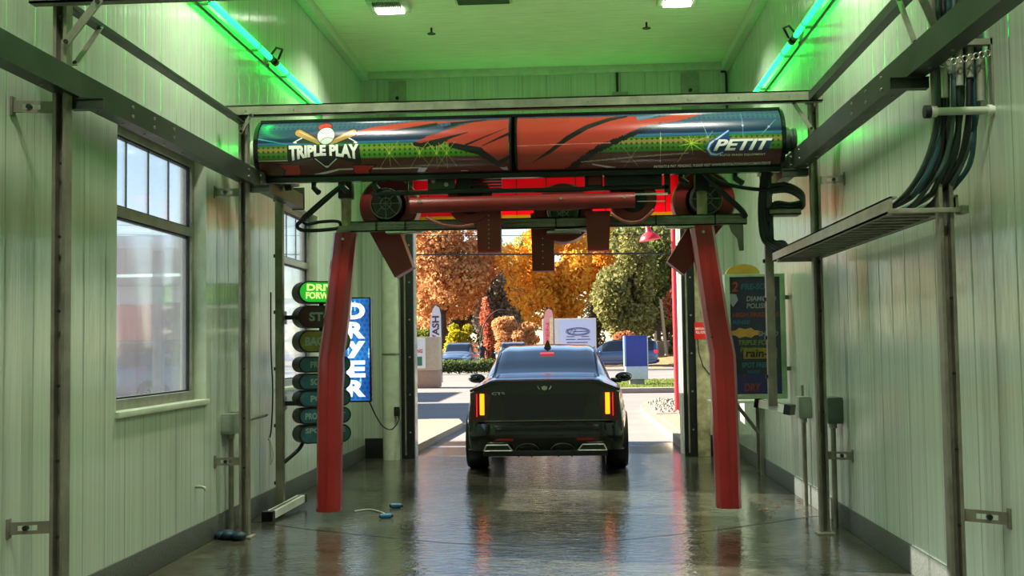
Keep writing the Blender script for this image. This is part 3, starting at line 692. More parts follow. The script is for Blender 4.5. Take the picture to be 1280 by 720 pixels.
    put(inpoly(U, V, [Z(820, 525, 300), Z(820, 1040, 285), Z(820, 985, 395), Z(820, 490, 395)]) & (V > 30), (.10, .20, .42), .8)
    put((V < 2) | (V > 65.5), (.05, .055, .05)); return C
M_art = attr_mat('printed_cover_art', .28, .45)
gan = thing('wash_gantry', (-.45, 9.2, 2.4), 'wide gantry carriage with curved printed TRIPLE PLAY and PETIT cover across the bay', 'car wash gantry')
panels = []
for (u0, u1) in ((2, 320), (328, 654)):
    nu, nv = int((u1-u0)*2), 150
    u = np.linspace(u0, u1, nu); v = np.linspace(0, HPX, nv); V, U = np.meshgrid(v, u, indexing='ij')
    col = art(U, V); t = V/HPX; zz = GZ1+(GZ0-GZ1)*t; yy = GY+.02+.17*(np.abs((t-.5)*2)**2.6); xx = GX0+(GX1-GX0)*U/WPX
    me = bpy.data.meshes.new('graphic_panel'); co = np.stack([xx, yy, zz], -1).reshape(-1, 3)
    i = np.arange(nu*nv).reshape(nv, nu); q = np.stack([i[:-1, :-1], i[1:, :-1], i[1:, 1:], i[:-1, 1:]], -1).reshape(-1, 4)
    me.from_pydata(co.tolist(), [], q.tolist()); ca = me.color_attributes.new('art', 'FLOAT_COLOR', 'POINT')
    rgba = np.ones((nu*nv, 4), np.float32); rgba[:, :3] = col.reshape(-1, 3); ca.data.foreach_set('color', rgba.ravel())
    panels.append(link_mesh('graphic_panel', me, M_art, gan, 60))
panels[0]['label'] = 'printed cover panel with TRIPLE PLAY emblem'; panels[1]['label'] = 'printed cover panel with PETIT emblem'
def art_letters(s, z0, z1, par, fnv=None, sh=0., bold=.03, m=M_txtwhite, **kw):
    (u0, v1), (u1, v0) = z0, z1
    def fn(a, c):
        vt, vb = v0, v1
        if fnv: vt, vb = fnv(a, v0, v1)
        return gpt(u0+(u1-u0)*a, vb+(vt-vb)*c, .004)
    mb = MB(); letters(mb, s, fn, cuts=10, bold=bold, shear=sh, **kw); return mb.build('lettering', m, par, 0)
zq = lambda r, x, y: Z(r, x, y)
art_letters('TRIPLE PLAY', zq(300, 455, 480), zq(300, 1085, 335), panels[0], lambda a, t_, b_: (t_, b_-5.5+5.5*(abs(a-.5)*2)**1.6), 0, .055)
art_letters('PETIT', zq(820, 515, 390), zq(820, 1030, 288), panels[1], None, .35, .034)
art_letters('AUTO WASH EQUIPMENT', zq(820, 572, 432), zq(820, 972, 405), panels[1], None, .0, .012, spacing=1.12)
art_letters('PATENTS & PAT. PENDING. PLEASE VISIT WWW.PETITAUTOWASH.COM/PATENTS', zq(820, 5, 502), zq(820, 1025, 465), panels[1], lambda a, t_, b_: (t_+(4-4*a)*.3, t_+(4-4*a)*.3+2.6), 0, .015)
mb = MB()
for u in (0, 320, 326.5, 655):
    prof = [gpt(u, v) for v in np.linspace(0, HPX, 15)]
    w_ = .018 if u in (0, 655) else .016
    mb.tube([(p[0]+.006, p[1]-.002, p[2]) for p in prof], .011, 6)
mb.box(GX0, GX1, GY+.16, GY+.22, GZ0-.03, GZ0+.012).box(GX0, GX1, GY+.16, GY+.22, GZ1-.012, GZ1+.012)
mb.build('cover_frame', M_blackgloss, gan)
mb = MB(); mb.box(GX0, GX1, GY+.21, GY+.225, GZ0, GZ1).build('cover_back', M_dark, gan)
for u in (0, 656):
    mb = MB(); pr_ = [gpt(u, v) for v in np.linspace(0, HPX, 17)]
    poly = [Vector((p[0], p[1]-.012, p[2])) for p in pr_]+[Vector((pr_[0][0], GY+.23, GZ0)), Vector((pr_[0][0], GY+.23, GZ1))]
    mb.prism(poly, (.02 if u else -.02, 0, 0)).build('end_cap', M_blackgloss, gan)
    x = GX1+.02 if u else GX0-.02; s_ = 1 if u else -1
    MB().lathe((x, GY+.12, 3.12), (s_, 0, 0), [(.11, 0), (.11, .03), (.09, .035), (.09, .06), (.10, .065), (.10, .09), (.05, .10)], 24).build('drive_hub', M_trimw if not u else M_greend, gan)
# trolley and carriage behind the cover
mb = MB()
for x in (-2.50, 1.66): mb.box(x-.05, x+.05, 9.2, 9.75, 2.93, 3.05, .008)
mb.box(-2.5, 1.66, 9.55, 9.63, 2.98, 3.06)
mb.build('carriage_frame', M_steeld, gan)
for x in (-2.52, 1.70):
    for yy in (9.3, 9.65): MB().cyl((x-.03, yy, 2.93 if x < 0 else 2.96), (x+.03, yy, 2.93 if x < 0 else 2.96), .045, 20).build('trolley_wheel', M_dark, gan)
mb = MB()
mb.box(-1.93, 1.47, 9.44, 9.452, 2.485, 2.575).box(-1.93, 1.47, 9.44, 9.50, 2.485, 2.495).box(-1.93, 1.47, 9.44, 9.50, 2.565, 2.575).box(-1.93, 1.47, 9.425, 9.44, 2.515, 2.525).box(-1.93, 1.47, 9.425, 9.44, 2.545, 2.552)
mb.build('lower_beam', M_pale, gan)
mb = MB()
for x in (-1.7, -1.45, -.15, .7, 1.2): mb.box(x-.006, x+.006, 9.42, 9.44, 2.485, 2.575)
mb.build('beam_joint', M_dark, gan, split=True)
for x0, x1, z0 in ((-1.62, -1.30, 2.465), (-.16, .14, 2.455), (.78, 1.12, 2.46)): MB().box(x0, x1, 9.42, 9.52, z0, z0+.018, .004).build('mounting_plate', M_alu, gan)
for x in (-1.975, 1.10): MB().tube([(x, 9.5, 2.45), (x, 9.5, 2.80), (x, 9.5, 2.98)], [.042, .045, .04], 16).build('drop_pipe', M_rust, gan)
for x in (-1.975, 1.10): MB().box(x-.06, x+.06, 9.44, 9.56, 2.78, 2.92, .008).build('pipe_clamp', M_dark, gan)
MB().cyl((-1.36, 9.16, 2.665), (.51, 9.16, 2.672), .066, 28).build('red_spray_pipe', M_reddark, gan, 50)
for x in (-1.27, -.1, .42): MB().cyl((x, 9.08, 2.69), (x, 9.10, 2.69), .012, 8).build('pipe_bolt', M_alu, gan)
mb = MB(); mb.box(-1.70, .80, 9.2, 9.26, 2.765, 2.80, .004).box(-1.40, -1.385, 9.2, 9.24, 2.7, 2.93).box(.76, .81, 9.2, 9.24, 2.72, 2.93).box(-.98, -.86, 9.22, 9.30, 2.79, 2.95).box(.1, .25, 9.22, 9.3, 2.79, 2.93)
mb.build('valve_bar', M_black, gan)
MB().box(.51, .78, 9.14, 9.17, 2.71, 2.725).box(.53, .76, 9.14, 9.17, 2.655, 2.66).build('bar_rods', M_alu, gan)
mb = MB()
for k in range(5): mb.box(-.86+k*.0, -.60, 9.24, 9.30, 2.80+k*.025, 2.81+k*.025)
mb.build('valve_grille', M_dark, gan)
mb = MB()
for k in range(6): mb.box(.30, .62, 9.24, 9.30, 2.80+k*.024, 2.812+k*.024)
mb.box(.46, .70, 9.2, 9.24, 2.80, 2.87)
mb.build('valve_grille', M_dark, gan)
MB().box(.13, .24, 9.205, 9.22, 2.81, 2.90).build('valve_cover', M_reddark, gan)
MB().box(-1.22, -.99, 9.19, 9.235, 2.80, 2.915, .012).build('valve_block', M_greend, gan); MB().box(.26, .74, 9.175, 9.20, 2.795, 2.925, .008).build('valve_block', M_black, gan)
mb = MB()
for x, z in ((-1.17, 2.87), (-1.06, 2.84), (-1.11, 2.90)): mb.cyl((x, 9.17, z), (x, 9.19, z), .018, 10)
mb.build('pipe_fitting', M_steel, gan, split=True)
MB().cyl((.50, 9.155, 2.90), (.50, 9.175, 2.90), .022, 10).build('pipe_fitting', M_alu, gan)
mb = MB()
for i in range(13):
    for j in range(4): mb.cyl((.29+i*.034+(j % 2)*.017, 9.170, 2.815+j*.028), (.29+i*.034+(j % 2)*.017, 9.176, 2.815+j*.028), .011, 6)
mb.build('perforated_screen', M_dark, gan)
for x in (-2.2, -1.68, -1.95, .9, 1.35):
    mb = MB(); mb.cyl((x, 9.25, 2.90), (x, 9.25, 2.85), .022, 10).cyl((x, 9.25, 2.85), (x+.05, 9.2, 2.80), .026, 12); mb.build('spray_nozzle', M_black, gan)
mb = MB().prism([(1.32, 9.46, 2.48), (1.44, 9.46, 2.48), (1.44, 9.46, 2.26), (1.40, 9.46, 2.26), (1.385, 9.46, 2.36), (1.34, 9.46, 2.42)], (0, .02, 0)); mb.build('corner_gusset', M_steeld, gan)
# angled hoses of the carriage
def hose(name, pts, r, m, label, cat='hose', group=None, n=10, sub=6):
    P = [Vector(p) for p in pts]; out = []
    for i in range(len(P)-1):
        p0, p1, p2, p3 = P[max(i-1, 0)], P[i], P[i+1], P[min(i+2, len(P)-1)]
        for k in range(sub):
            t = k/sub; out.append(.5*((2*p1)+(p2-p0)*t+(2*p0-5*p1+4*p2-p3)*t*t+(3*p1-p0-3*p2+p3)*t**3))
    out.append(P[-1]); return tag(MB().tube(out, r, n).build(name, m, None, 60), label, cat, group)
hose('loop_hose', [(-1.93, 9.4, 2.93), (-2.1, 9.38, 2.78), (-2.28, 9.36, 2.62), (-2.37, 9.35, 2.545), (-2.33, 9.36, 2.50), (-2.2, 9.4, 2.50), (-2.03, 9.47, 2.52)], .017, M_black, 'outer black hose bent in a V beside the window side red leg')
hose('loop_hose', [(-1.96, 9.42, 2.92), (-2.12, 9.42, 2.80), (-2.28, 9.40, 2.66), (-2.335, 9.38, 2.595), (-2.29, 9.39, 2.555), (-2.18, 9.42, 2.575), (-2.04, 9.47, 2.58), (-2.02, 9.48, 2.52)], .015, M_black, 'inner black hose bent in a V beside the window side red leg')
hose('drop_hose', [(1.08, 9.3, 2.95), (1.16, 9.28, 2.83), (1.28, 9.28, 2.70), (1.40, 9.34, 2.60), (1.45, 9.42, 2.55)], .026, M_black, 'thick black hose slanting down behind the hose side red leg')
hose('drop_hose', [(1.05, 9.3, 2.97), (1.2, 9.28, 2.84), (1.38, 9.28, 2.78), (1.6, 9.32, 2.755), (1.72, 9.4, 2.78)], .017, M_black, 'black hose sweeping from the carriage to the hanging steel pole')
for k, (dz, m_) in enumerate(((0, M_hose), (.03, M_black), (.055, M_hose))):
    hose('coiled_hose', [(1.66, 9.4, 2.80-dz), (1.80, 9.36, 2.80-dz), (1.92, 9.4, 2.74-dz), (1.95, 9.5, 2.68-dz), (1.86, 9.55, 2.66-dz), (1.70, 9.5, 2.65-dz), (1.68, 9.48, 2.4), (1.69, 9.48, 2.22)], .018, m_, ('upper', 'middle', 'lowest')[k]+' coil of dark hose on the small shelf beside the hanging pole', 'hose', 'coiled hoses by the pole')
t = thing('hose_shelf', (1.8, 9.5, 2.60), 'small steel hose shelf sticking out from the hanging pole', 'shelf')
MB().box(1.66, 1.92, 9.42, 9.6, 2.555, 2.565).box(1.66, 1.92, 9.42, 9.43, 2.555, 2.60).build('tray', M_steeld, t); MB().box(1.64, 1.67, 9.44, 9.58, 2.5, 2.62).build('bracket', M_dark, t)
# ------------------------------------------------------------------ red spray legs
def spray_leg(top, knee, foot, label):
    t = thing('spray_leg', (foot[0], foot[1], foot[2]), label, 'spray leg', 'red spray legs')
    w_, d_ = .105, .10
    def ring(c, k=1.): return [(c[0]+a*w_*k, c[1]+b_*d_*k, c[2]) for a, b_ in ((-1, -.2), (-.72, -.85), (0, -1), (.72, -.85), (1, -.2), (1, .6), (.6, 1), (-.6, 1), (-1, .6))]
    R = [ring(top, .95), ring([top[i]*.35+knee[i]*.65 for i in range(3)]), ring((knee[0], knee[1], knee[2]+.10), 1.02), ring(knee, 1.05), ring((knee[0]*.7+foot[0]*.3, foot[1], knee[2]-.15), 1.02), ring(foot, .99)]
    n = 9; vs = sum(R, []); fs = [tuple(range(n))[::-1], tuple(range(len(vs)-n, len(vs)))]
    for i in range(len(R)-1):
        for k in range(n): fs.append((i*n+k, i*n+(k+1) % n, (i+1)*n+(k+1) % n, (i+1)*n+k))
    MB().faces(vs, fs).build('tube', M_red, t, 24)
    MB().box(top[0]-.07, top[0]+.07, top[1]-.05, top[1]+.05, top[2]-.005, top[2]+.06, .01).build('top_clamp', M_steeld, t)
    mb = MB(); mb.cyl((top[0], top[1]-.115, top[2]-.06), (top[0], top[1]-.08, top[2]-.06), .012, 8); mb.build('bolt', M_alu, t)
    mb = MB()
    for i in range(len(R)-1): mb.tube([(R[i][2][0], R[i][2][1]-.001, R[i][2][2]), (R[i+1][2][0], R[i+1][2][1]-.001, R[i+1][2][2])], .005, 6)
    mb.build('edge_bead', M_red, t)
spray_leg((-1.985, 9.5, 2.48), (-2.12, 9.5, 1.28), (-2.145, 9.5, .085), 'bent red spray leg hanging on the window side, in front of the lit signs')
spray_leg((1.095, 9.5, 2.48), (1.245, 9.5, 1.28), (1.265, 9.5, .095), 'bent red spray leg hanging on the hose side, in front of the menu board')

# ------------------------------------------------------------------ dryer blowers
def blower(x, z, R, yc, quad, label, dep=.24, dots=False, back=False):
    t = thing('dryer_blower', (x, yc, z-R), label, 'blower', 'dryer blowers')
    ri = R*.60; n = 44; mb = MB(); y0, y1 = yc-dep/2, yc+dep/2; prof = [(ri, y0), (R-.012, y0), (R, y0+.012), (R, y1-.012), (R-.012, y1), (ri, y1)]
    vs = []; fs = []; m_ = len(prof)
    for k in range(n):
        a = 2*PI*k/n; 
        for r_, y_ in prof: vs.append((x+math.cos(a)*r_, y_, z+math.sin(a)*r_))
    for k in range(n):
        for i in range(m_): fs.append((k*m_+i, ((k+1) % n)*m_+i, ((k+1) % n)*m_+(i+1) % m_, k*m_+(i+1) % m_))
    mb.faces(vs, fs).build('scroll_housing', M_reddark, t, 30)
    MB().cyl((x, y0+.02 if back else y1-.03, z), (x, y0+.03 if back else y1-.02, z), ri+.005, 32).build('back_plate', M_dark, t)
    ms = 1. ; yb = y0
    if back: y0 = y1+.15
    mb = MB().lathe((x, y0-.14, z), (0, 1, 0), [(.03, 0), (ri*.72, .006), (ri*.78, .03), (ri*.78, .2), (ri*.6, .22)], 24); mb.build('motor', M_greend, t)
    mb = MB(); 
    for rr in (ri*.3, ri*.84):
        mb.tube([(x+math.cos(2*PI*k/24)*rr, y0-.15, z+math.sin(2*PI*k/24)*rr) for k in range(25)], .006, 6)
    for k in range(8): mb.cyl((x, y0-.15, z), (x+math.cos(k*PI/4)*ri*.84, y0-.15, z+math.sin(k*PI/4)*ri*.84), .005, 6)
    mb.build('fan_guard', M_steeld if not back else M_steeld, t)
    MB().box(x-ri*.9, x+ri*1.0, y0-.13, y0+.02, z-R*.74, z-R*.66, .004).build('motor_foot', M_alu, t)
    y0 = yb
    # outlet duct: four corners in the picture plane, pushed through the housing depth
    MB().prism([(a, y0+.015, c) for a, c in quad], (0, dep-.03, 0)).build('outlet_duct', M_reddark, t, 20)
    if dots:
        mb = MB(); (ax, az), (bx, bz) = quad[0], quad[3]; (cx, cz), (dx, dz) = quad[1], quad[2]
        for k in range(9):
            q = k/9.; mb.cyl(((ax+bx*0+(cx-ax)*.5)+0, y0+.008, az+(bz-az)*q), ((ax+(cx-ax)*.5), y0+.016, az+(bz-az)*q), .006, 6)
        mb.build('rivet', M_alu, t, split=True)
    e = [(a, c) for a, c in quad[2:4]]; mb = MB().beam((e[0][0], y0+.01, e[0][1]), (e[1][0], y0+.01, e[1][1]), .012, .012, (0, 1, 0)); mb.build('outlet_lip', M_red, t)
    return t
blower(-1.63, 2.735, .262, 9.78, [(-1.83, 2.55), (-1.555, 2.55), (-1.425, 2.19), (-1.585, 2.10)], 'blower nearest the window wall, duct angled down toward the car')
blower(-.87, 2.71, .195, 9.34, [(-.82, 2.62), (-.61, 2.62), (-.615, 2.27), (-.81, 2.27)], 'second blower from the window wall, short straight duct with rivets', .16, True, True)
blower(-.09, 2.64, .26, 9.76, [(-.375, 2.64), (-.17, 2.64), (-.175, 2.135), (-.365, 2.135)], 'middle blower with the longest straight duct', .24, True)
blower(.50, 2.70, .20, 9.34, [(.105, 2.60), (.31, 2.60), (.295, 2.27), (.115, 2.27)], 'second blower from the hose wall, short straight duct', .16, False, True)
blower(1.14, 2.72, .27, 9.80, [(1.30, 2.50), (1.08, 2.62), (.815, 2.20), (.955, 2.08)], 'blower nearest the hose wall, duct angled down past the red leg')
hose('curved_hose', [(-1.22, 9.12, 2.56), (-1.1, 9.10, 2.50), (-.95, 9.1, 2.475), (-.83, 9.1, 2.49)], .013, mat('pink_red_hose', (.70, .36, .36), .4), 'pink curved hose under the second blower from the windows')
hose('curved_hose', [(.31, 9.12, 2.56), (.42, 9.1, 2.49), (.55, 9.1, 2.49), (.66, 9.1, 2.58)], .013, MATS['pink_red_hose'], 'pink curved hose under the second blower from the hose wall')

# ------------------------------------------------------------------ hanging poles with sensor bars
def sensor_pole(x, y, z0, z1, label, blab, bp0, bp1):
    t = thing('sensor_pole', (x, y, z0), label, 'pole')
    MB().box(x-.036, x+.036, y-.036, y+.036, z0, z1, .008).build('pole', M_steeld, t)
    mb = MB()
    for k in range(6):
        z = z0+.25+k*(z1-z0-.4)/5; mb.box(x-.052, x-.036, y-.02, y+.02, z-.015, z+.015)
    mb.build('cable_clip', M_dark, t, split=True)
    t2 = thing('sensor_bar', bp0, blab, 'sensor bar'); p0, p1 = Vector(bp0), Vector(bp1); d = (p1-p0).normalized()
    MB().beam(p0+d*.05, p1-d*.03, .075, .065).build('body', M_white, t2); MB().beam(p0, p0+d*.06, .10, .085).build('dark_end', M_blackgloss, t2); MB().beam(p1-d*.04, p1, .085, .075).build('dark_end', M_blackgloss, t2)
    u = basis(d)[1]; MB().beam(p0+d*.06+u*.034, p1-d*.04+u*.034, .03, .006).build('top_strip', M_steeld, t2)
sensor_pole(-2.695, 9.98, .02, 3.0, 'thin steel pole on the window wall carrying the lit sign stack', 'white sensor bar with black ends lying on the floor by the wall', (-2.66, 9.42, .05), (-2.585, 10.35, .085))
sensor_pole(1.665, 9.56, .94, 2.98, 'steel pole hanging in front of the menu board, ends above the floor', 'black and white sensor bar on the end of the hanging steel pole', (1.82, 9.50, .905), (1.55, 9.70, .96))
hose('pole_cable', [(-2.77, 9.95, 2.0), (-2.77, 9.95, 1.5), (-2.755, 9.95, 1.1), (-2.77, 9.95, .75), (-2.79, 9.93, .66)], .007, M_black, 'thin dark cable clipped along the pole that carries the lit signs', 'cable')
hose('rope_loop', [(-2.79, 9.93, .70), (-2.772, 9.93, .60), (-2.771, 9.93, .47), (-2.77, 9.93, .44), (-2.745, 9.93, .52), (-2.765, 9.93, .62), (-2.79, 9.93, .69)], .006, M_trimw, 'thin pale rope loop hanging low on the sign pole', 'rope')
# ------------------------------------------------------------------ lit instruction signs
def light_sign(zc, hgt, face, txtcol, lines, label, lit=0., tag_=None, off=0., x_=-2.355):
    wd, dep = .50, .20; th = math.radians(32); cx, cy = x_, 10.16
    R = Matrix.Translation((cx, cy, zc)) @ Matrix.Rotation(th, 4, 'Z')
    t = thing('instruction_sign', (cx, cy, zc-hgt/2), label, 'sign', 'stack of instruction signs')
    def cap(w_, h_, n=14):
        r = h_/2; o = []
        for k in range(n+1): a = -PI/2+PI*k/n; o.append((w_/2-r+math.cos(a)*r, math.sin(a)*r))
        for k in range(n+1): a = PI/2+PI*k/n; o.append((-w_/2+r+math.cos(a)*r, math.sin(a)*r))
        return o
    P = cap(wd, hgt); 
    MB().prism([(a, -dep/2, c) for a, c in P], (0, dep, 0)).xf(R).build('casing', M_black, t, 30)
    m = emit_mat('sign_face_%s' % label[:24].replace(' ', '_'), face, lit) if lit else mat('sign_face_%s' % label[:24].replace(' ', '_'), face, .3, 0, .35, 14, coat=.3)
    MB().prism([(a, -dep/2-.004, c) for a, c in cap(wd-.03, hgt-.025)], (0, .004, 0)).xf(R).build('face', m, t, 30)
    mb = MB(); n = len(lines)
    tm = emit_mat('sign_text_lit', txtcol, 1.0) if lit else M_txtsign
    for i, (s, a0, a1) in enumerate(lines):
        z1 = hgt*.36-(hgt*.72)*i/n; z0 = z1-hgt*.72/n+(.012 if n > 1 else .02*0)
        if n == 1: z0, z1 = -hgt*.20, hgt*.20
        letters(mb, s, flat(a0, a1, z0, z1, -dep/2-.006), bold=.035)
    mb.xf(R).build('lettering', tm, t, 0)
M_txtsign = mat('unlit_sign_lettering', (.56, .68, .66), .4, 0, .05)
sc = lambda z: 1.48+(z-1.48)*10.2/11.3
TEAL = (.13, .38, .42)
light_sign(sc(2.055), .205, (.14, .62, .16), (.85, 1, .55), [('DRIVE', -.17, .14), ('FORWARD', -.18, .18)], 'lit green DRIVE FORWARD sign, topmost of the sign stack', 1.0)
light_sign(sc(1.805), .205, (.22, .12, .12), (.6, .6, .6), [('STOP', -.15, .15)], 'unlit dark red STOP sign, second from the top of the stack')
light_sign(sc(1.555), .205, (.52, .53, .16), (.6, .6, .4), [('BACK UP', -.19, .19)], 'unlit olive BACK UP sign, third from the top of the stack')
for k, (s, lab) in enumerate(((['PRESOAK'], 'unlit teal PRESOAK sign right under the olive sign'), (['SOAPING'], 'unlit teal SOAPING sign, second of the teal ones'), (['POLISH'], 'unlit teal POLISH sign, third of the teal ones'), (['PROTECTANT'], 'unlit teal PROTECTANT sign, second from the bottom'), (['SPOT FREE', 'RINSE'], 'unlit teal SPOT FREE RINSE sign, lowest of the stack'))):
    w_ = .14 if len(s[0]) < 8 else .19
    light_sign(sc((1.32, 1.145, .975, .80, .615)[k]), (.148, .148, .148, .148, .165)[k], TEAL, (.5, .6, .6), [(q, -w_ if i == 0 else -.08, w_ if i == 0 else .08) for i, q in enumerate(s)], lab)
t = thing('sign_mount', (-2.6, 10.1, .9), 'black bracket arms joining the sign stack to its pole', 'bracket')
for z in (sc(1.80), sc(.93)):
    MB().box(-2.70, -2.46, 10.02, 10.06, z-.02, z+.02).build('arm', M_black, t); MB().box(-2.695, -2.66, 9.97, 10.10, z-.06, z+.06, .004).build('clamp', M_steeld, t)
MB().box(-2.40, -2.36, 10.27, 10.31, sc(.55), sc(2.1)).box(-2.48, -2.36, 10.06, 10.30, sc(1.78), sc(1.82)).box(-2.48, -2.36, 10.06, 10.3, sc(.91), sc(.95)).build('spine', M_black, t)
hose('sign_cable', [(-2.40, 10.25, .70), (-2.50, 10.15, .66), (-2.55, 10.08, .56), (-2.68, 10.0, .44)], .018, M_black, 'black cable curving from the lowest sign to its pole', 'cable')
# tall DRYER sign on the wall behind them
t = thing('dryer_sign', (-2.6, 13.0, .84), 'tall lit blue DRYER sign behind the sign stack', 'sign')
dx0, dx1, dz0, dz1, dy = -2.80, -2.415, .84, 2.085, 13.0
MB().box(dx0, dx1, dy, dy+.10, dz0, dz1, .02).build('casing', M_blackgloss, t)
NU, NV = 60, 190; uu = np.linspace(0, 1, NU); vv = np.linspace(0, 1, NV); V, U = np.meshgrid(vv, uu, indexing='ij')
rs = np.random.RandomState(7); C = np.zeros((NV, NU, 3)); k = (np.abs(U-.5)*1.2+.25*np.sin(V*9))[..., None]
C[:] = np.array(lin((.16, .50, .86)))*(1-k)+np.array(lin((.03, .20, .55)))*k
hexd = np.hypot(((U*NU+(np.floor(V*NV/9) % 2)*5) % 10)-5, (V*NV % 9)-4.5) < 3.2; C[hexd] *= .6
for _ in range(7):
    a, b_ = rs.rand(2); C[np.hypot((U-a)*NU, (V-b_)*NV) < 2.2] = (.6, .85, 1); C[(np.abs((U-a)*NU) < 1) & (np.abs((V-b_)*NV) < 9)] = (.4, .7, .95)
me = bpy.data.meshes.new('face'); co = np.stack([dx0+.02+(dx1-dx0-.04)*U, np.full(U.shape, dy-.003), dz1-.02-(dz1-dz0-.04)*V], -1).reshape(-1, 3)
i = np.arange(NU*NV).reshape(NV, NU); q = np.stack([i[:-1, :-1], i[1:, :-1], i[1:, 1:], i[:-1, 1:]], -1).reshape(-1, 4); me.from_pydata(co.tolist(), [], q.tolist())
ca = me.color_attributes.new('art', 'FLOAT_COLOR', 'POINT'); rgba = np.ones((NU*NV, 4), np.float32); rgba[:, :3] = C.reshape(-1, 3); ca.data.foreach_set('color', rgba.ravel())
link_mesh('face', me, attr_mat('lit_blue_sign_face', .3, .2, .55), t, 0)
mb = MB(); hh = (dz1-dz0-.10)/5
for i, ch in enumerate('DRyER'):
    z1 = dz1-.05-hh*i; letters(mb, ch, flat(dx0+.09, dx1-.07, z1-hh+.015, z1-.015, dy-.006), bold=.05)
mb.build('lettering', emit_mat('lit_white_lettering', (.95, .97, 1), .75), t, 0)
MB().box(XL, dx0, dy+.03, dy+.07, 1.9, 1.95).box(XL, dx0, dy+.03, dy+.07, 1.0, 1.05).build('wall_arm', M_black, t)
hose('sign_cable', [(-2.45, 13.05, .84), (-2.42, 13.3, .66), (-2.40, 13.7, .50), (-2.38, 14.2, .43), (-2.34, 14.52, .52), (-2.36, 14.54, .62)], .008, M_black, 'thin black cable sagging from the DRYER sign to the round pipe', 'cable')
tag(MB().box(-2.40, -2.33, 14.50, 14.56, .58, .70, .006).build('power_outlet', M_dark), 'small dark outlet on the round downpipe where the cable ends', 'outlet')
t = thing('outlet_box', (-2.3, 12.6, .3), 'small pale outlet box on the window wall behind the red leg', 'electrical box')
MB().box(XL, XL+.10, 12.35, 12.5, .32, .50, .008).build('box', M_grey, t); MB().cyl((XL+.05, 12.42, .18), (XL+.05, 12.42, .32), .015, 8).build('conduit', M_grey, t)

# ------------------------------------------------------------------ menu board on the hose wall
mx0, mx1, mz0, mz1, my = 1.475, 2.06, .925, 2.155, 11.0
t = thing('menu_board', (1.77, my, mz0), 'dark wash menu board in a pale green frame on the hose wall', 'sign')
fr = .05; MB().box(mx0, mx0+fr, my-.02, my+.13, mz0, mz1, .006).box(mx1-fr, mx1, my-.02, my+.13, mz0, mz1, .006).box(mx0+fr, mx1-fr, my-.02, my+.13, mz0, mz0+fr, .006).box(mx0+fr, mx1-fr, my-.02, my+.13, mz1-fr*.6, mz1, .006).build('frame', mat('pale_green_frame', (.58, .68, .56), .45, 0, .25), t)
M_board = mat('dark_board_face', (.13, .15, .22), .3, 0, .3, coat=.4)
MB().box(mx0+fr, mx1-fr, my, my+.10, mz0+fr, mz1-fr*.6).build('face', M_board, t)
MB().box(mx0+fr, mx1-fr, my-.004, my, mz0+.05, mz0+.24).build('bottom_band', mat('indigo_band', (.17, .16, .36), .3, 0, .2), t)
MB().box(mx0+.17, mx1-.09, my-.004, my, 1.32, 1.425).build('yellow_band', mat('yellow_band', (.58, .46, .14), .4, 0, .1), t)
MENU = {k: mat('menu_'+k, c, .4, 0, .05) for k, c in dict(orange=(.52, .22, .11), teal=(.14, .34, .38), silver=(.46, .50, .50), rust=(.46, .20, .12), blue=(.13, .34, .44), lime=(.36, .46, .18), black=(.06, .07, .09), cyan=(.18, .44, .52)).items()}
rows = [('2', .07, .13, 1.98, 2.08, 'orange'), ('PRE-SOAK', .16, .50, 2.0, 2.06, 'teal'), ('DIAMOND', .21, .50, 1.885, 1.935, 'silver'), ('POLISH', .21, .42, 1.815, 1.865, 'silver'),
        ('HIGH PRESSURE', .07, .525, 1.73, 1.775, 'rust'), ('RINSE', .07, .24, 1.66, 1.70, 'blue'), ('SHIELD', .32, .51, 1.54, 1.59, 'silver'), ('TRIPLE FOAM', .12, .48, 1.455, 1.505, 'lime'),
        ('POLISH', .14, .32, 1.385, 1.435, 'lime'), ('rain-x', .19, .475, 1.335, 1.41, 'black'), ('SPOT FREE', .15, .40, 1.235, 1.285, 'cyan'), ('RINSE', .2, .32, 1.175, 1.21, 'blue'), ('DRY', .17, .33, 1.0, 1.08, 'orange')]
for s_, x0, x1, z0, z1, k_ in rows:
    mb = MB(); letters(mb, s_, flat(mx0+x0, mx0+x1, z0, z1, my-.007), bold=.025, shear=.12); mb.build('lettering', MENU[k_], t, 0)
MB().prism([(mx0+.08+.05*math.cos(a), my-.006, 1.90+.07*math.sin(a)) for a in (0, .9, PI*.5+.5, PI, PI*1.5)], (0, .004, 0)).build('gem_icon', MENU['silver'], t)
MB().prism([(mx0+.19+(.13+.02*(k % 2))*math.cos(k*PI/8), my-.006, 1.575+(.035+.02*(k % 2))*math.sin(k*PI/8)) for k in range(16)], (0, .004, 0)).build('shield_icon', mat('gold_icon', (.62, .48, .20), .4, 0, .3), t)
MB().prism([(1.66+.165*math.cos(PI*k/18), my, mz1+.13*math.sin(PI*k/18)*.75) for k in range(19)], (0, .06, 0)).build('topper', mat('yellow_topper', (.70, .60, .20), .4, 0, .2), t)
MB().box(mx1, mx1+.04, my+.0, my+.10, 1.2, 1.24).box(mx1, mx1+.04, my+.0, my+.10, 1.9, 1.94).build('wall_arm', M_steeld, t)
t = thing('wall_shelf', (1.95, 12.75, .85), 'pale ledge on steel legs behind the red leg under the menu board', 'shelf')
MB().box(1.50, 2.10, 12.6, 12.95, .80, .83, .004).build('shelf_board', M_trimw, t)
for x, yy in ((2.07, 12.65), (2.07, 12.9)): MB().box(x-.018, x+.018, yy-.018, yy+.018, 0, .80).build('leg', M_steeld, t)
MB().beam((1.80, 12.65, .80), (2.06, 12.65, .45), .02, .02).beam((1.80, 12.9, .80), (2.06, 12.9, .45), .02, .02).build('strut', M_steeld, t, split=True)

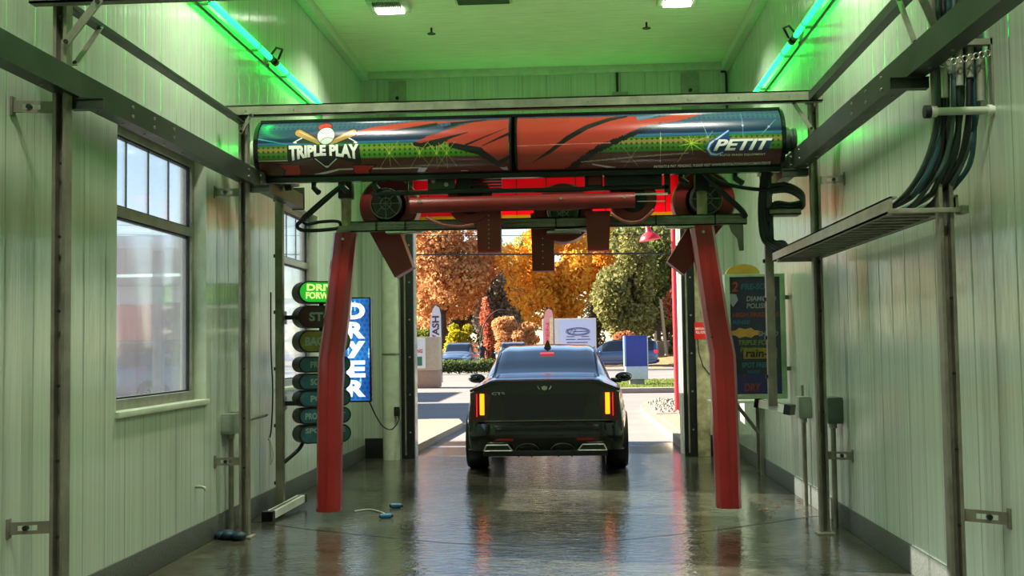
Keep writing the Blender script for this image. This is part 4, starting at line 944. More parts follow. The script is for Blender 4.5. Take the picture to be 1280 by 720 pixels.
# ------------------------------------------------------------------ wall boxes and conduits
def ebox(x0, x1, y0, y1, z0, z1, m_, label, cy=None, stub=False):
    t = thing('electrical_box', ((x0+x1)/2, (y0+y1)/2, z0), label, 'electrical box')
    MB().box(x0, x1, y0, y1, z0, z1, .012).build('box', m_, t)
    MB().box(x0-.004 if x0 > 0 else x0, x1 if x0 > 0 else x1+.004, y0-.006, y0, z0+.02, z1-.02, .002).build('cover', m_, t)
    cy = (y0+y1)/2 if cy is None else cy; cx = (x0+x1)/2
    MB().cyl((cx, cy, 0), (cx, cy, z0), .021, 12).build('conduit', M_steeld, t)
    MB().cyl((cx, cy, z0-.04), (cx, cy, z0), .032, 12).build('gland', M_steel, t)
    if stub: MB().cyl((cx, cy+.03, z1), (cx, cy+.03, z1+.10), .014, 10).build('stub', M_grey, t)
ebox(2.0, 2.11, 10.14, 10.32, .79, .985, M_grey, 'pale grey electrical box on the hose wall with conduit to the sunlit curb', stub=True)
ebox(1.99, 2.11, 8.95, 9.16, .825, 1.035, mat('green_enclosure', (.33, .38, .34), .45, 0, .2), 'dark green electrical box behind the hose wall post')
ebox(XL, -2.755, 8.80, 8.98, .80, .965, M_grey, 'grey electrical box on the window wall behind the post', 8.9)
t = thing('conduit', (-2.80, 9.4, .88), 'horizontal conduit from the grey box to the sign pole on window wall', 'conduit')
MB().tube([(-2.80, 8.98, .88), (-2.80, 9.9, .89)], .016, 10).build('pipe', M_steel, t); MB().box(-2.86, -2.78, 9.03, 9.08, .80, .97, .004).build('clamp', M_steeld, t)
tag(MB().tube([(XL+.0, 8.2, .46), (XL+.05, 8.2, .46), (XL+.075, 8.2, .45), (XL+.08, 8.2, .43)], .012, 10).build('wall_tap', M_steel), 'tiny metal spout poking out of the window wall near the floor', 'tap')

# ------------------------------------------------------------------ cable tray, hose hanger, hoses
t = thing('cable_tray', (1.8, 7.3, 2.13), 'long steel cable tray sloping along the hose wall', 'cable tray')
mb = MB()
for x in (1.62, 1.95): mb.box(x-.006, x+.006, 5.72, 9.1, 2.135, 2.215).box(x-.006 if x < 1.7 else x-.03, x+.03 if x < 1.7 else x+.006, 5.72, 9.1, 2.205, 2.215).box(x-.006 if x < 1.7 else x-.03, x+.03 if x < 1.7 else x+.006, 5.72, 9.1, 2.135, 2.143)
mb.build('side_rails', M_steel, t)
for k in range(22):
    yy = 5.80+k*.155; MB().box(1.626, 1.944, yy-.025, yy+.025, 2.137, 2.150).build('rung', M_steeld, t)
MB().box(1.60, 1.97, 5.70, 5.72, 2.125, 2.15, .003).box(1.96, 2.0, 5.70, 5.79, 2.12, 2.16).build('end_bracket', M_steel, t)
mb = MB().box(1.60, 1.95, 8.80, 8.83, 2.11, 2.135); mb.build('support_arm', M_steeld, t)
t = thing('hose_hanger', (1.98, 5.62, 2.6), 'square steel hose hanger bracket on the nearest hose wall post', 'bracket')
MB().box(1.84, 2.16, 5.60, 5.64, 2.955, 2.985).box(2.10, 2.14, 5.60, 5.64, 2.60, 2.985).build('frame', M_steel, t)
MB().cyl((1.80, 5.62, 2.625), (2.13, 5.62, 2.625), .02, 14).build('roller', M_trimw, t)
for x in (1.81, 2.10): MB().cyl((x-.02, 5.62, 2.625), (x+.02, 5.62, 2.625), .028, 14).build('roller_collar', M_white, t)
MB().cyl((1.77, 5.62, 2.625), (1.80, 5.62, 2.625), .034, 12).build('end_knob', M_dark, t)
mb = MB()
for k in range(9): mb.tube([(1.86+k*.028+.013*math.cos(a), 5.60, 2.86+.03*math.sin(k*.8)*0+.006*k+.016*math.sin(a)) for a in np.linspace(0, 2*PI, 11)], .004, 6)
mb.build('chain', M_steel, t)
HN = ['dark green', 'grey blue', 'teal', 'black']
for k in range(9):
    x = 1.855+k*.026; m_ = (M_hose, M_black, M_hose3, M_hose2, M_hose)[k % 5]
    dx = .03*math.sin(k*2.1); tx = 1.66+.032*k
    pts = [(x+.03, 5.70, 3.75), (x+.02, 5.68, 3.2), (x, 5.66+.01*(k % 3), 2.80), (x-.01+dx*.3, 5.66+.012*(k % 3), 2.60), (x-.05+dx, 5.68, 2.42-.012*(k % 4)), (x-.11+dx, 5.74, 2.28-.01*(k % 3)), (tx+.03, 5.92, 2.19+.014*(k % 3)), (tx, 6.3, 2.165+.02*(k % 3)), (tx, 7.6, 2.165+.02*(k % 3)), (tx, 9.0, 2.17+.015*(k % 3))]
    lab = '%s hose drooping from hanger into the cable tray, %s in the bundle' % (('dark green', 'black', 'teal', 'grey blue', 'dark green')[k % 5], ('innermost', 'second', 'third', 'fourth', 'middle', 'sixth', 'seventh', 'eighth', 'outermost')[k])
    h_ = hose('supply_hose', pts, .0135 if k % 2 else .016, m_, lab, 'hose', 'hoses from hanger to cable tray', 10)
    if k in (1, 2, 4, 6, 8):
        fz = (2.80, 2.92, 2.86, 2.9, 2.78)[(1, 2, 4, 6, 8).index(k)]
        ORIG[h_.name] = Vector(h_.location)
        MB().cyl((x, 5.655, fz-.10), (x+.004, 5.655, fz+.12), .021, 12).build('sleeve', M_hosep, h_)
for k in range(5):
    hose('pole_hose', [(1.70+.02*k, 9.05+.03*k, 2.2), (1.70+.012*k, 9.3, 2.23+.02*k), (1.60+.02*k, 9.46, 2.35), (1.585+.012*k, 9.5, 2.6), (1.60+.01*k, 9.45, 2.85), (1.62, 9.4, 2.95)], .014, (M_black, M_hose)[k % 2], 'dark hose climbing beside the hanging pole from the cable tray', 'hose', 'hoses climbing the hanging pole')

# ------------------------------------------------------------------ small things on the floor
def hose_bit(x, y, a, label):
    t = thing('blue_fitting', (x, y, 0), label, 'fitting', 'blue fittings on the floor'); d = Vector((math.cos(a), math.sin(a), 0)); c = Vector((x, y, .022))
    MB().cyl(c-d*.045, c+d*.045, .022, 14).build('sleeve', M_blue, t); MB().cyl(c+d*.045, c+d*.065, .014, 12).build('tip', M_dark, t); MB().cyl(c-d*.06, c-d*.045, .017, 12).build('collar', M_dark, t)
hose_bit(-1.67, 9.62, .2, 'blue fitting on the wet floor, the one nearer the camera'); hose_bit(-1.68, 10.23, .1, 'blue fitting on the wet floor, the one nearer the car')
random.seed(5); mb = MB()
for k in range(6): mb.ball((-2.80+.03*k+random.uniform(-.02, .02), 8.60+random.uniform(-.07, .05), .03+.01*(k % 2)), .05, 10, (1.2, 1, .65))
tag(mb.build('blue_rag', mat('wet_blue_rag', (.05, .20, .26), .5, 0, .4), None, 80), 'crumpled wet blue rag at the foot of the window wall post', 'rag')
hose('floor_cable', [(-2.02, 10.0, .008), (-1.9, 10.1, .008), (-1.75, 9.9, .008), (-1.66, 9.68, .008)], .006, M_trimw, 'thin pale cord curving across the wet floor to the blue fitting', 'cord')
random.seed(11)
for k in range(22):
    x, yy = random.uniform(1.55, 2.06), random.uniform(9.6, 10.6); a = random.uniform(0, 6.28); s_ = random.uniform(.018, .035); c = Vector((x, yy, .006)); d = Vector((math.cos(a), math.sin(a), 0)); q = Vector((-d.y, d.x, 0))
    mb = MB().faces([c-d*s_, c-q*s_*.5+Vector((0, 0, .004)), c+d*s_, c+q*s_*.5+Vector((0, 0, .006))], [(0, 1, 2, 3)]); bmesh.ops.solidify(mb.bm, geom=list(mb.bm.faces), thickness=.002)
    tag(mb.build('fallen_leaf', mat('dry_leaf', (.50, .36, .22), .8, 0, .4), None, 0), 'dry brown leaf on the sunlit floor along the hose wall curb', 'leaf', 'dry leaves by the curb')
# ------------------------------------------------------------------ vehicles
def catmull(P, ts):
    P = np.array(P, float); out = []
    for t in ts:
        i = int(min(max(math.floor(t), 0), len(P)-2)); f_ = t-i; p0, p1, p2, p3 = P[max(i-1, 0)], P[i], P[i+1], P[min(i+2, len(P)-1)]
        out.append(.5*((2*p1)+(p2-p0)*f_+(2*p0-5*p1+4*p2-p3)*f_*f_+(3*p1-p0-3*p2+p3)*f_**3))
    return np.array(out)
def car_body(ST, wheels, rw, wwid, glass_rows, xf, par, paint, name='body'):
    """ST: stations (s, [(x, z) half section from floor centre to roof centre]); the body is lofted, wheel wells cut, glass split off"""
    S = np.array([s for s, _ in ST]); SEC = np.array([p for _, p in ST], float); m_ = SEC.shape[1]
    ns = (len(ST)-1)*6+1; nk = (m_-1)*4+1
    ts = np.linspace(0, len(ST)-1, ns); ks = np.linspace(0, m_-1, nk)
    ss = np.interp(ts, range(len(S)), S)
    secs = catmull(SEC.reshape(len(ST), -1), ts).reshape(ns, m_, 2)
    bm = bmesh.new(); rows = []
    for i in range(ns):
        h_ = catmull(secs[i], ks); h_[0, 0] = 0; h_[-1, 0] = 0; h_[:, 0] = np.maximum(h_[:, 0], 0)
        full = [(x, z) for x, z in h_]+[(-x, z) for x, z in h_[-2:0:-1]]
        rows.append([bm.verts.new((x, ss[i], z)) for x, z in full])
    n = len(rows[0]); 
    for i in range(ns-1):
        for j in range(n):
            f_ = bm.faces.new((rows[i][j], rows[i][(j+1) % n], rows[i+1][(j+1) % n], rows[i+1][j]))
            jj = j if j < nk-1 else n-1-j; k = (jj+.5)/4; tt = (i+.5)/6
            f_.material_index = 1 if glass_rows(tt, k) else 0
    bm.faces.new(rows[0]); bm.faces.new(rows[-1][::-1]); bmesh.ops.recalc_face_normals(bm, faces=bm.faces)
    me = bpy.data.meshes.new(name); bm.to_mesh(me); bm.free(); me.materials.append(paint); me.materials.append(M_cglass)
    ob = bpy.data.objects.new('tmp_body', me); COL.objects.link(ob)
    cb = MB()
    for s_ in wheels:
        for sg in (-1, 1): cb.cyl((sg*(wwid-.30), s_, rw), (sg*(wwid+.30), s_, rw), rw+.055, 32)
    bmesh.ops.recalc_face_normals(cb.bm, faces=cb.bm.faces); cm = bpy.data.meshes.new('tmp_cut'); cb.bm.to_mesh(cm); cb.bm.free(); cm.materials.append(M_black)
    cut = bpy.data.objects.new('tmp_cut', cm); COL.objects.link(cut)
    md = ob.modifiers.new('wells', 'BOOLEAN'); md.object = cut; md.operation = 'DIFFERENCE'; md.solver = 'EXACT'
    dg = bpy.context.evaluated_depsgraph_get(); fin = bpy.data.meshes.new_from_object(ob.evaluated_get(dg))
    bpy.data.objects.remove(ob); bpy.data.objects.remove(cut)
    for idx, (nm, mt_) in enumerate(((name, paint), ('window_glass', M_cglass))):
        b2 = bmesh.new(); b2.from_mesh(fin); bmesh.ops.delete(b2, geom=[f_ for f_ in b2.faces if (f_.material_index == 1) != (idx == 1)], context='FACES')
        bmesh.ops.transform(b2, matrix=xf, verts=b2.verts); me2 = bpy.data.meshes.new(nm); b2.to_mesh(me2); b2.free(); link_mesh(nm, me2, mt_, par, 38)
    bpy.data.meshes.remove(fin)
def wheel(x, s_, r, wd, sg, xf, par, rim=M_alu):
    mb = MB(); mb.lathe((x-wd/2*sg, s_, r), (sg, 0, 0), [(r*.6, 0), (r*.93, .0), (r, .03), (r, wd-.03), (r*.93, wd), (r*.66, wd), (r*.64, wd-.03), (.05, wd-.05)], 36)
    w_ = mb.xf(xf).build('wheel', M_black, par, 30)
    mb = MB(); mb.lathe((x+(wd/2-.045)*sg, s_, r), (sg, 0, 0), [(.06, 0), (.06, .03)], 16)
    for k in range(10):
        a = 2*PI*k/10; mb.beam((x+(wd/2-.03)*sg, s_+math.cos(a)*.05, r+math.sin(a)*.05), (x+(wd/2-.02)*sg, s_+math.cos(a)*r*.63, r+math.sin(a)*r*.63), .035, .02, (1, 0, 0))
    mb.tube([(x+(wd/2-.02)*sg, s_+math.cos(a)*r*.64, r+math.sin(a)*r*.64) for a in np.linspace(0, 2*PI, 33)], .014, 6)
    mb.xf(xf).build('rim', rim, w_, 30)
def sect(zb, w, ws, zs, wg, zg, wr, zr, cr=.03): return [(0, zb), (.55*w, zb), (.82*w, zb+.02), (.95*w, zb+.12), (w, .54), (.99*w, .74), (ws, zs), (wg, zg), (wr, zr), (wr*.6, zr+cr*.75), (0, zr+cr)]

# --- the black sedan in the exit
CX, CY = -.362, 12.60
XF = Matrix.Translation((CX, CY, 0))
car = thing('sedan_car', (CX, CY+2.4, 0), 'black sedan seen from behind leaving through the exit, amber lights on', 'car')
paint = car_paint('black_car_paint', (.020, .028, .045), .2)
ST = [(.05, sect(.30, .80, .76, .90, .70, .955, .58, 1.04, .01)),
      (.16, sect(.27, .88, .83, .94, .735, 1.0, .615, 1.085, .012)),
      (.60, sect(.22, .935, .87, .965, .76, 1.045, .63, 1.115, .02)),
      (.80, sect(.21, .945, .885, .97, .775, 1.055, .625, 1.15, .025)),
      (1.20, sect(.20, .95, .895, .97, .80, 1.03, .615, 1.28, .035)),
      (1.62, sect(.20, .95, .895, .97, .82, 1.005, .61, 1.385, .05)),
      (2.30, sect(.20, .95, .90, .96, .84, .995, .61, 1.43, .06)),
      (2.95, sect(.20, .95, .90, .95, .84, .985, .60, 1.40, .06)),
      (3.70, sect(.20, .945, .89, .93, .83, .975, .66, 1.07, .045)),
      (4.30, sect(.22, .93, .87, .88, .79, .925, .55, .98, .03)),
      (4.75, sect(.26, .86, .79, .80, .70, .84, .45, .87, .02)),
      (4.93, sect(.33, .70, .62, .70, .54, .74, .35, .765, .01))]
car_body(ST, (.95, 3.88), .345, .93, lambda t, k: (3.05 < t < 4.85 and k > 8.02) or (7.05 < t < 7.95 and k > 8.02) or (4.25 < t < 7.8 and 7.12 < k < 7.9 and not 5.75 < t < 5.85), XF, car, paint)
for s_, in ((.95,), (3.88,)):
    for sg in (-1, 1): wheel(sg*.835, s_, .345, .265, sg, XF, car)
def C_(mb, name, m_, par=car, sm=40): return mb.xf(XF).build(name, m_, par, sm)
# rear fascia: lip spoiler, boot lid face, bumper, diffuser
sp = [(-.85, .985), (-.60, 1.085), (.60, 1.085), (.85, .985), (.84, .955), (.585, 1.05), (-.585, 1.05), (-.84, .955)]
mb = MB(); mb.prism([(a, -.03, c) for a, c in sp], (0, .24, 0)); C_(mb, 'lip_spoiler', paint)
mb = MB()
def slab(P0, P1): 
    n = len(P0); mb.faces([*P0, *P1], [tuple(range(n))[::-1], tuple(range(n, 2*n))]+[(i, (i+1) % n, n+(i+1) % n, n+i) for i in range(n)])
slab([(-.80, .0, .62), (-.83, .0, .955), (-.585, .02, 1.045), (.585, .02, 1.045), (.83, .0, .955), (.80, .0, .62)], [(-.80, .2, .62), (-.83, .2, .955), (-.585, .2, 1.045), (.585, .2, 1.045), (.83, .2, .955), (.80, .2, .62)])
C_(mb, 'boot_lid', paint)
MBp = MB(); MBp.prism([(-.50, -.012, .93), (.50, -.012, .93), (.44, -.012, .66), (-.44, -.012, .66)], (0, .02, 0)); C_(MBp, 'plate_recess', mat('matte_black_trim', (.02, .02, .022), .75, 0, .2))
mb = MB()
prof = [(.62, .0), (.60, -.05), (.50, -.085), (.42, -.075), (.36, -.05), (.29, -.02), (.27, .05), (.28, .3), (.62, .3)]
vs = []; xs = np.linspace(-.90, .90, 25)
for x in xs:
    b_ = max(0, (abs(x)-.62)/.28); 
    for z, yy in prof: vs.append((x, yy+.30*b_**2.2*(1 if yy < .2 else .3), z))
n = len(prof); fs = [tuple(range(n))[::-1], tuple(range(len(vs)-n, len(vs)))]
for i in range(len(xs)-1):
    for k in range(n): fs.append((i*n+k, i*n+(k+1) % n, (i+1)*n+(k+1) % n, (i+1)*n+k))
mb.faces(vs, fs); C_(mb, 'rear_bumper', paint, car, 30)
mb = MB().box(-.70, .70, -.06, .2, .235, .30, .01)
for x in (-.30, -.15, .15, .30): mb.box(x-.008, x+.008, -.075, .0, .225, .31)
C_(mb, 'diffuser', M_black)
for sg in (-1, 1):
    mb = MB(); mb.tube([(sg*(.20+.13*math.cos(a)), -.068, .30+.075*math.sin(a)) for a in np.linspace(0, PI, 15)], .008, 6); C_(mb, 'diffuser_arch', M_blackgloss)
    q = [(sg*.66, .365), (sg*.42, .365), (sg*.37, .30), (sg*.69, .30)]
    e = MB().prism([(a, -.075, c) for a, c in q], (0, .06, 0)); ex = C_(e, 'exhaust_tip', M_black)
    mb = MB(); Q = [(a, -.082, c) for a, c in q]
    for a, b_ in zip(Q, Q[1:]+Q[:1]): mb.cyl(a, b_, .008, 8)
    C_(mb, 'chrome_frame', M_alu, ex)
    C_(MB().beam((sg*.36, -.092, .425), (sg*.68, -.055, .425), .012, .026), 'reflector', M_reflectglow)
    hs = [(sg*.845, .95), (sg*.66, .955), (sg*.615, .90), (sg*.66, .655), (sg*.79, .615), (sg*.84, .64)]
    tl = C_(MB().prism([(a, -.022, c) for a, c in hs], (0, .10, 0)), 'tail_light', mat('smoked_red_lens', (.20, .05, .05), .12, 0, .1, coat=1))
    C_(MB().box(min(sg*.685, sg*.735), max(sg*.685, sg*.735), -.034, -.02, .70, .94, .006), 'amber_signal', M_amber, tl)
    mb = MB(); mb.box(min(sg*.765, sg*.775), max(sg*.765, sg*.775), -.03, -.02, .68, .94); C_(mb, 'red_light_guide', M_redstrip, tl)
    # door mirrors
    mr = C_(MB().ball((sg*1.02, 2.80, 1.035), 1, 20, (.120, .060, .066)).box(min(sg*.80, sg*.99), max(sg*.80, sg*.99), 2.77, 2.84, .955, 1.02, .015), 'door_mirror', paint, car, 60)
    C_(MB().prism([(sg*(1.02+.088*math.cos(a)), 2.748, 1.035+.045*math.sin(a)) for a in np.linspace(0, 2*PI, 20)[:-1]], (0, .006, 0)), 'mirror_glass', M_cglass, mr)
    mb = MB(); mb.tube([(sg*.63, .60, 1.115), (sg*.625, .8, 1.16), (sg*.618, 1.2, 1.30), (sg*.612, 1.62, 1.405), (sg*.612, 2.3, 1.452), (sg*.602, 2.95, 1.42)], .010, 6); C_(mb, 'roof_rail', M_blackgloss)
    C_(MB().box(min(sg*.895, sg*.935), max(sg*.895, sg*.935), 1.55, 1.75, .80, .825, .008).box(min(sg*.895, sg*.935), max(sg*.895, sg*.935), 2.55, 2.75, .80, .825, .008), 'door_handle', M_blackgloss)
C_(MB().box(-.085, .085, 1.36, 1.378, 1.375, 1.389, .003), 'high_brake_light', M_brake)
mb = MB().prism([(-.0, 1.72, 1.45), (0, 1.76, 1.53), (0, 1.90, 1.49), (0, 2.0, 1.46)], (.001, 0, 0)); mb = MB()
mb.faces([(-.05, 1.70, 1.44), (.05, 1.70, 1.44), (.05, 1.98, 1.45), (-.05, 1.98, 1.45), (-.008, 1.735, 1.545), (.008, 1.735, 1.545), (.006, 1.85, 1.51), (-.006, 1.85, 1.51)], [(0, 1, 2, 3), (0, 4, 5, 1), (1, 5, 6, 2), (2, 6, 7, 3), (3, 7, 4, 0), (4, 7, 6, 5)])
C_(mb, 'roof_antenna', M_blackgloss)
mb = MB()
for s_ in (-1, 1):
    mb.tube([(s_*(.055+.02*math.sin(a)), -.016+.004, .985+.035*a/1.6) for a in np.linspace(0, 1.6, 8)], .006, 6)
mb.prism([(-.035, -.006, 1.015), (.035, -.006, 1.015), (.03, -.006, .985), (0, -.006, .968), (-.03, -.006, .985)], (0, .012, 0)).prism([(-.012, -.01, 1.022), (.012, -.01, 1.022), (0, -.01, .975)], (0, .006, 0))
C_(mb, 'crest_badge', M_alu)
mb = MB(); letters(mb, 'CT5', flat(-.60, -.45, .925, .955, -.004), bold=.02); C_(mb, 'badge_lettering', M_alu, car, 0)
C_(MB().box(-.78, .78, -.007, .03, .628, .634).box(-.45, -.36, -.01, .0, .80, .806), 'chrome_line', M_steeld)

# --- simple but complete sport utility / van bodies for the lot
def suv(root_loc, head, label, col, name='parked_suv', tallz=1.0, group=None, rearlight=True):
    t = thing(name, root_loc, label, 'car', group); R_ = Matrix.Translation(root_loc) @ Matrix.Rotation(head, 4, 'Z') @ Matrix.Translation((0, -2.45, 0)) @ Matrix.Diagonal((1, 1, tallz, 1))
    p = car_paint('paint_'+label[:30].replace(' ', '_'), col, .3)
    def sx(zb, w, zs, wr, zr): return [(0, zb), (.55*w, zb), (.85*w, zb+.02), (.96*w, zb+.14), (w, .62), (w, .85), (w*.975, zs), (w*.93, zs+.06), (wr, zr), (wr*.6, zr+.04), (0, zr+.05)]
    ST = [(0, sx(.42, .90, 1.0, .70, 1.28)), (.10, sx(.36, .97, 1.06, .74, 1.58)), (.45, sx(.32, .99, 1.08, .76, 1.70)), (1.4, sx(.30, 1.0, 1.07, .77, 1.73)), (2.4, sx(.30, 1.0, 1.05, .76, 1.72)), (3.0, sx(.30, 1.0, 1.03, .75, 1.62)), (3.75, sx(.30, .99, 1.02, .76, 1.17)), (4.4, sx(.32, .97, .98, .72, 1.06)), (4.75, sx(.36, .92, .88, .66, .96)), (4.92, sx(.45, .82, .76, .56, .82))]
    car_body(ST, (.98, 3.95), .38, .96, lambda tt, k: (1.4 < tt < 5.3 and 7.1 < k < 7.92 and not 2.4 < tt < 2.5 and not 3.6 < tt < 3.75) or (5.05 < tt < 5.95 and k > 8.05) or (.25 < tt < 1.1 and k > 8.05), R_, t, p)
    for s_ in (.98, 3.95):
        for sg in (-1, 1): wheel(sg*.87, s_, .38, .26, sg, R_, t, M_steel)
    for sg in (-1, 1):
        MB().box(min(sg*.80, sg*.97), max(sg*.80, sg*.97), -.01, .22, .95, 1.16, .02).xf(R_).build('tail_light', emit_mat('pink_red_tail', (.95, .20, .28), .25) if 'pink_red_tail' not in MATS else MATS['pink_red_tail'], t)
        MB().box(min(sg*.55, sg*.86), max(sg*.55, sg*.86), 4.66, 4.90, .74, .86, .03).xf(R_).build('headlight', M_kwhite, t)
        MB().ball((sg*1.10, 3.35, 1.08), 1, 12, (.12, .06, .08)).xf(R_).build('door_mirror', p, t)
        MB().cyl((sg*.72, .4, 1.76), (sg*.70, 2.6, 1.77), .02, 8).xf(R_).build('roof_rail', M_dark, t)
    MB().box(-.55, .55, 4.86, 4.95, .50, .76, .02).xf(R_).build('grille', M_dark, t); MB().box(-.88, .88, 4.80, 4.93, .40, .50, .03).xf(R_).build('front_bumper', M_dark, t)
    MB().box(-.88, .88, -.05, .12, .42, .58, .03).xf(R_).build('rear_bumper', M_dark, t)
    return t
G = -.03
suv((2.45, 66.5, G), math.radians(84), 'blue sport utility car parked behind the blue payment box', (.23, .32, .47))
suv((-4.0, 71.2, G), math.radians(183), 'silver blue car facing the bay behind the hedge, nearer the sedan', (.50, .58, .66), 'parked_car')
suv((-7.45, 71.4, G), math.radians(176), 'pale blue car facing the bay behind the hedge, beside the beige pay station', (.42, .54, .66), 'parked_car')
suv((-12.2, 28.2, G), math.radians(96), 'blue car in the lot seen blurred through the wet window', (.30, .40, .55), 'parked_car')

# ------------------------------------------------------------------ ground outside
struct('parking_lot', MB().faces([(-160, -80, G), (160, -80, G), (160, 320, G), (-160, 320, G)], [(0, 1, 2, 3)]), M_lot)
def kerb(name, P, h_, m, top, kind='structure'):
    mb = MB().prism([(x, y, G) for x, y in P], (0, 0, h_)); o = mb.build(name, m, None, 30); o['kind'] = kind; return o
o = kerb('kerb_strip', [(-2.35, 15.12), (-2.12, 20.6), (-2.3, 21.7), (-2.9, 21.75), (-2.95, 15.12)], .10, M_curbout, None); o.name = 'curb_left'
o = kerb('sidewalk_left', [(-2.95, 15.12), (-2.9, 21.75), (-9, 21.75), (-9, 15.12)], .095, M_curbout, None)
P_out = [(1.50, 15.12), (1.42, 20.7), (1.40, 23.4), (1.46, 25.6), (1.66, 27.0), (2.1, 28.0), (2.8, 28.6), (9, 28.9), (9, 15.12)]
struct('curb_right', MB().prism([(x, y, G) for x, y in P_out], (0, 0, .13)), M_curbout)
struct('sidewalk_right', MB().prism([(x, y, G+.12) for x, y in [(1.62, 15.15), (1.56, 20.9), (1.60, 21.5), (9, 23.0), (9, 15.15)]], (0, 0, .03)), mat('tan_concrete', (.70, .57, .42), .85, 0, .2, 2))
random.seed(3); mb = MB().prism([(x, y, G+.12) for x, y in [(1.56, 22.0), (1.56, 23.6), (1.62, 25.5), (1.80, 26.7), (2.2, 27.7), (2.9, 28.3), (8.8, 28.6), (8.8, 23.4)]], (0, 0, .02))
for k in range(900):
    x, yy = random.uniform(1.6, 4.2), random.uniform(22.1, 28.0)
    if x < 1.62+.10*max(0, yy-25.5)**1.6 or yy < 22.0+(x-1.6)*.2: continue
    r_ = random.uniform(.03, .075); mb.faces([(x-r_, yy, G+.13), (x, yy-r_, G+.13), (x+r_, yy, G+.13), (x, yy+r_, G+.13), (x+r_*.2, yy, G+.13+r_*.9)], [(0, 1, 4), (1, 2, 4), (2, 3, 4), (3, 0, 4)])
tag(mb.build('gravel', mat('pale_gravel', (.58, .53, .46), .85, 0, .5, 18), None, 0), 'pale gravel filling the curbed island outside the exit', 'gravel', None, 'stuff')
# lawn strip with curb
struct('curb_back', MB().box(-.5, 14, 34.4, 34.9, G, .13, .05), mat('back_curb_concrete', (.56, .51, .46), .85, 0, .2, 3))  # slightly darker, greyer concrete than the other curbs
M_grass = leaf_mat('lawn_blades', [(.36, .45, .17), (.46, .54, .24), (.54, .58, .30), (.58, .57, .37)])
rs = np.random.RandomState(2); vs, fs = [], []
for k in range(16000):
    x, yy = rs.uniform(-.4, 9), rs.uniform(34.95, 44); h_ = rs.uniform(.04, .10); a = rs.uniform(0, 6.28); dx, dy_ = math.cos(a)*.035, math.sin(a)*.035; b0 = len(vs)
    vs += [(x-dx, yy-dy_, .05), (x+dx, yy+dy_, .05), (x+rs.uniform(-.04, .04), yy+rs.uniform(-.04, .04), .05+h_)]; fs.append((b0, b0+1, b0+2))
mb = MB().box(-.5, 14, 34.9, 44, G, .06); bm_ = mb.bm
me = bpy.data.meshes.new('lawn_grass'); bmesh.ops.recalc_face_normals(bm_, faces=bm_.faces); bm_.to_mesh(me); bm_.free()
n0 = [tuple(v.co) for v in me.vertices]; f0 = [tuple(p.vertices) for p in me.polygons]; me2 = bpy.data.meshes.new('lawn_grass'); me2.from_pydata(n0+vs, [], f0+[tuple(i+len(n0) for i in f_) for f_ in fs])
tag(link_mesh('lawn_grass', me2, M_grass, None, 0), 'short yellow green grass strip around the blue payment box', 'grass', None, 'stuff')
# dry bank on the far side
vs, fs = [], []; nx, ny = 50, 16
for j in range(ny):
    for i in range(nx):
        x = 2+i*.9; yy = 72+j*1.6; z = G+1.7*(1-math.cos(min(1, j/8)*PI))/2*min(1, max(0, (x-3.2)/3.))+.18*mnoise.noise((x*.5, yy*.5, 0))*(1 if j else 0); vs.append((x, yy, z))
for j in range(ny-1):
    for i in range(nx-1): fs.append((j*nx+i, j*nx+i+1, (j+1)*nx+i+1, (j+1)*nx+i))
o = MB().faces(vs, fs).build('dirt_bank_hill', mat('dry_straw_ground', (.60, .48, .30), .9, 0, .35, 3, .4)); o['kind'] = 'structure'
struct('forest_floor_ground', MB().box(-60, 60, 79, 140, G, .04), mat('leaf_litter_ground', (.52, .42, .30), .95, 0, .4, 2))

# ------------------------------------------------------------------ kiosks, signs, flags, lamp pole
t = thing('payment_kiosk', (2.09, 38.5, G), 'upright blue box on a pale base, standing on the grass strip', 'kiosk')
MB().box(1.84, 2.34, 38.3, 38.75, .061, .32, .02).build('plinth', M_kgrey, t); MB().box(1.70, 2.46, 38.15, 38.85, .28, .72, .02).build('base_cabinet', M_kwhite, t)
MB().box(1.72, 2.44, 38.17, 38.83, .70, 1.74, .02).build('blue_cabinet', M_bluekiosk, t); MB().box(1.655, 1.72, 38.15, 38.85, .72, 1.77, .015).build('sunlit_side', mat('sunlit_side_blue', (.62, .72, .92), .4, 0, .1), t); MB().box(2.44, 2.475, 38.15, 38.85, .72, 1.75, .01).build('edge_strip', M_kwhite, t)  # paler blue side carries the sunlight in its colour; front stays deep blue
MB().box(1.70, 2.46, 38.15, 38.85, 1.735, 1.775, .01).build('cap', M_bluekiosk, t)
t = thing('pay_station', (-5.9, 40.8, G), 'beige and tan pay station with a red lettered notice and green panel', 'kiosk')
MB().box(-6.9, -5.04, 40.6, 41.6, .62, 1.86, .02).build('upper_body', M_beige, t); MB().box(-6.9, -5.05, 40.6, 41.6, G, .63, .08).build('lower_body', M_tan, t)
MB().box(-6.5, -5.52, 40.5, 40.6, .70, 1.80, .02).build('notice_frame', mat('notice_white', (.90, .88, .84), .6, 0, .08), t)
mb = MB(); letters(mb, 'FREE\n', flat(-6.2, -5.83, 1.46, 1.60, 40.49)) if False else None
letters(mb, 'TIME', flat(-6.18, -5.80, 1.46, 1.60, 40.494), bold=.03); letters(mb, 'WARNING', flat(-6.34, -5.62, 1.26, 1.41, 40.494), bold=.03); mb.build('lettering', M_txtred, t, 0)
MB().box(-6.2, -5.64, 40.485, 40.5, .80, 1.13).build('green_panel', mat('green_notice', (.20, .44, .32), .5, 0, .15), t)
t = thing('feather_flag', (-5.95, 47, G), 'white feather flag with dark lettering rising behind the beige pay station', 'flag')
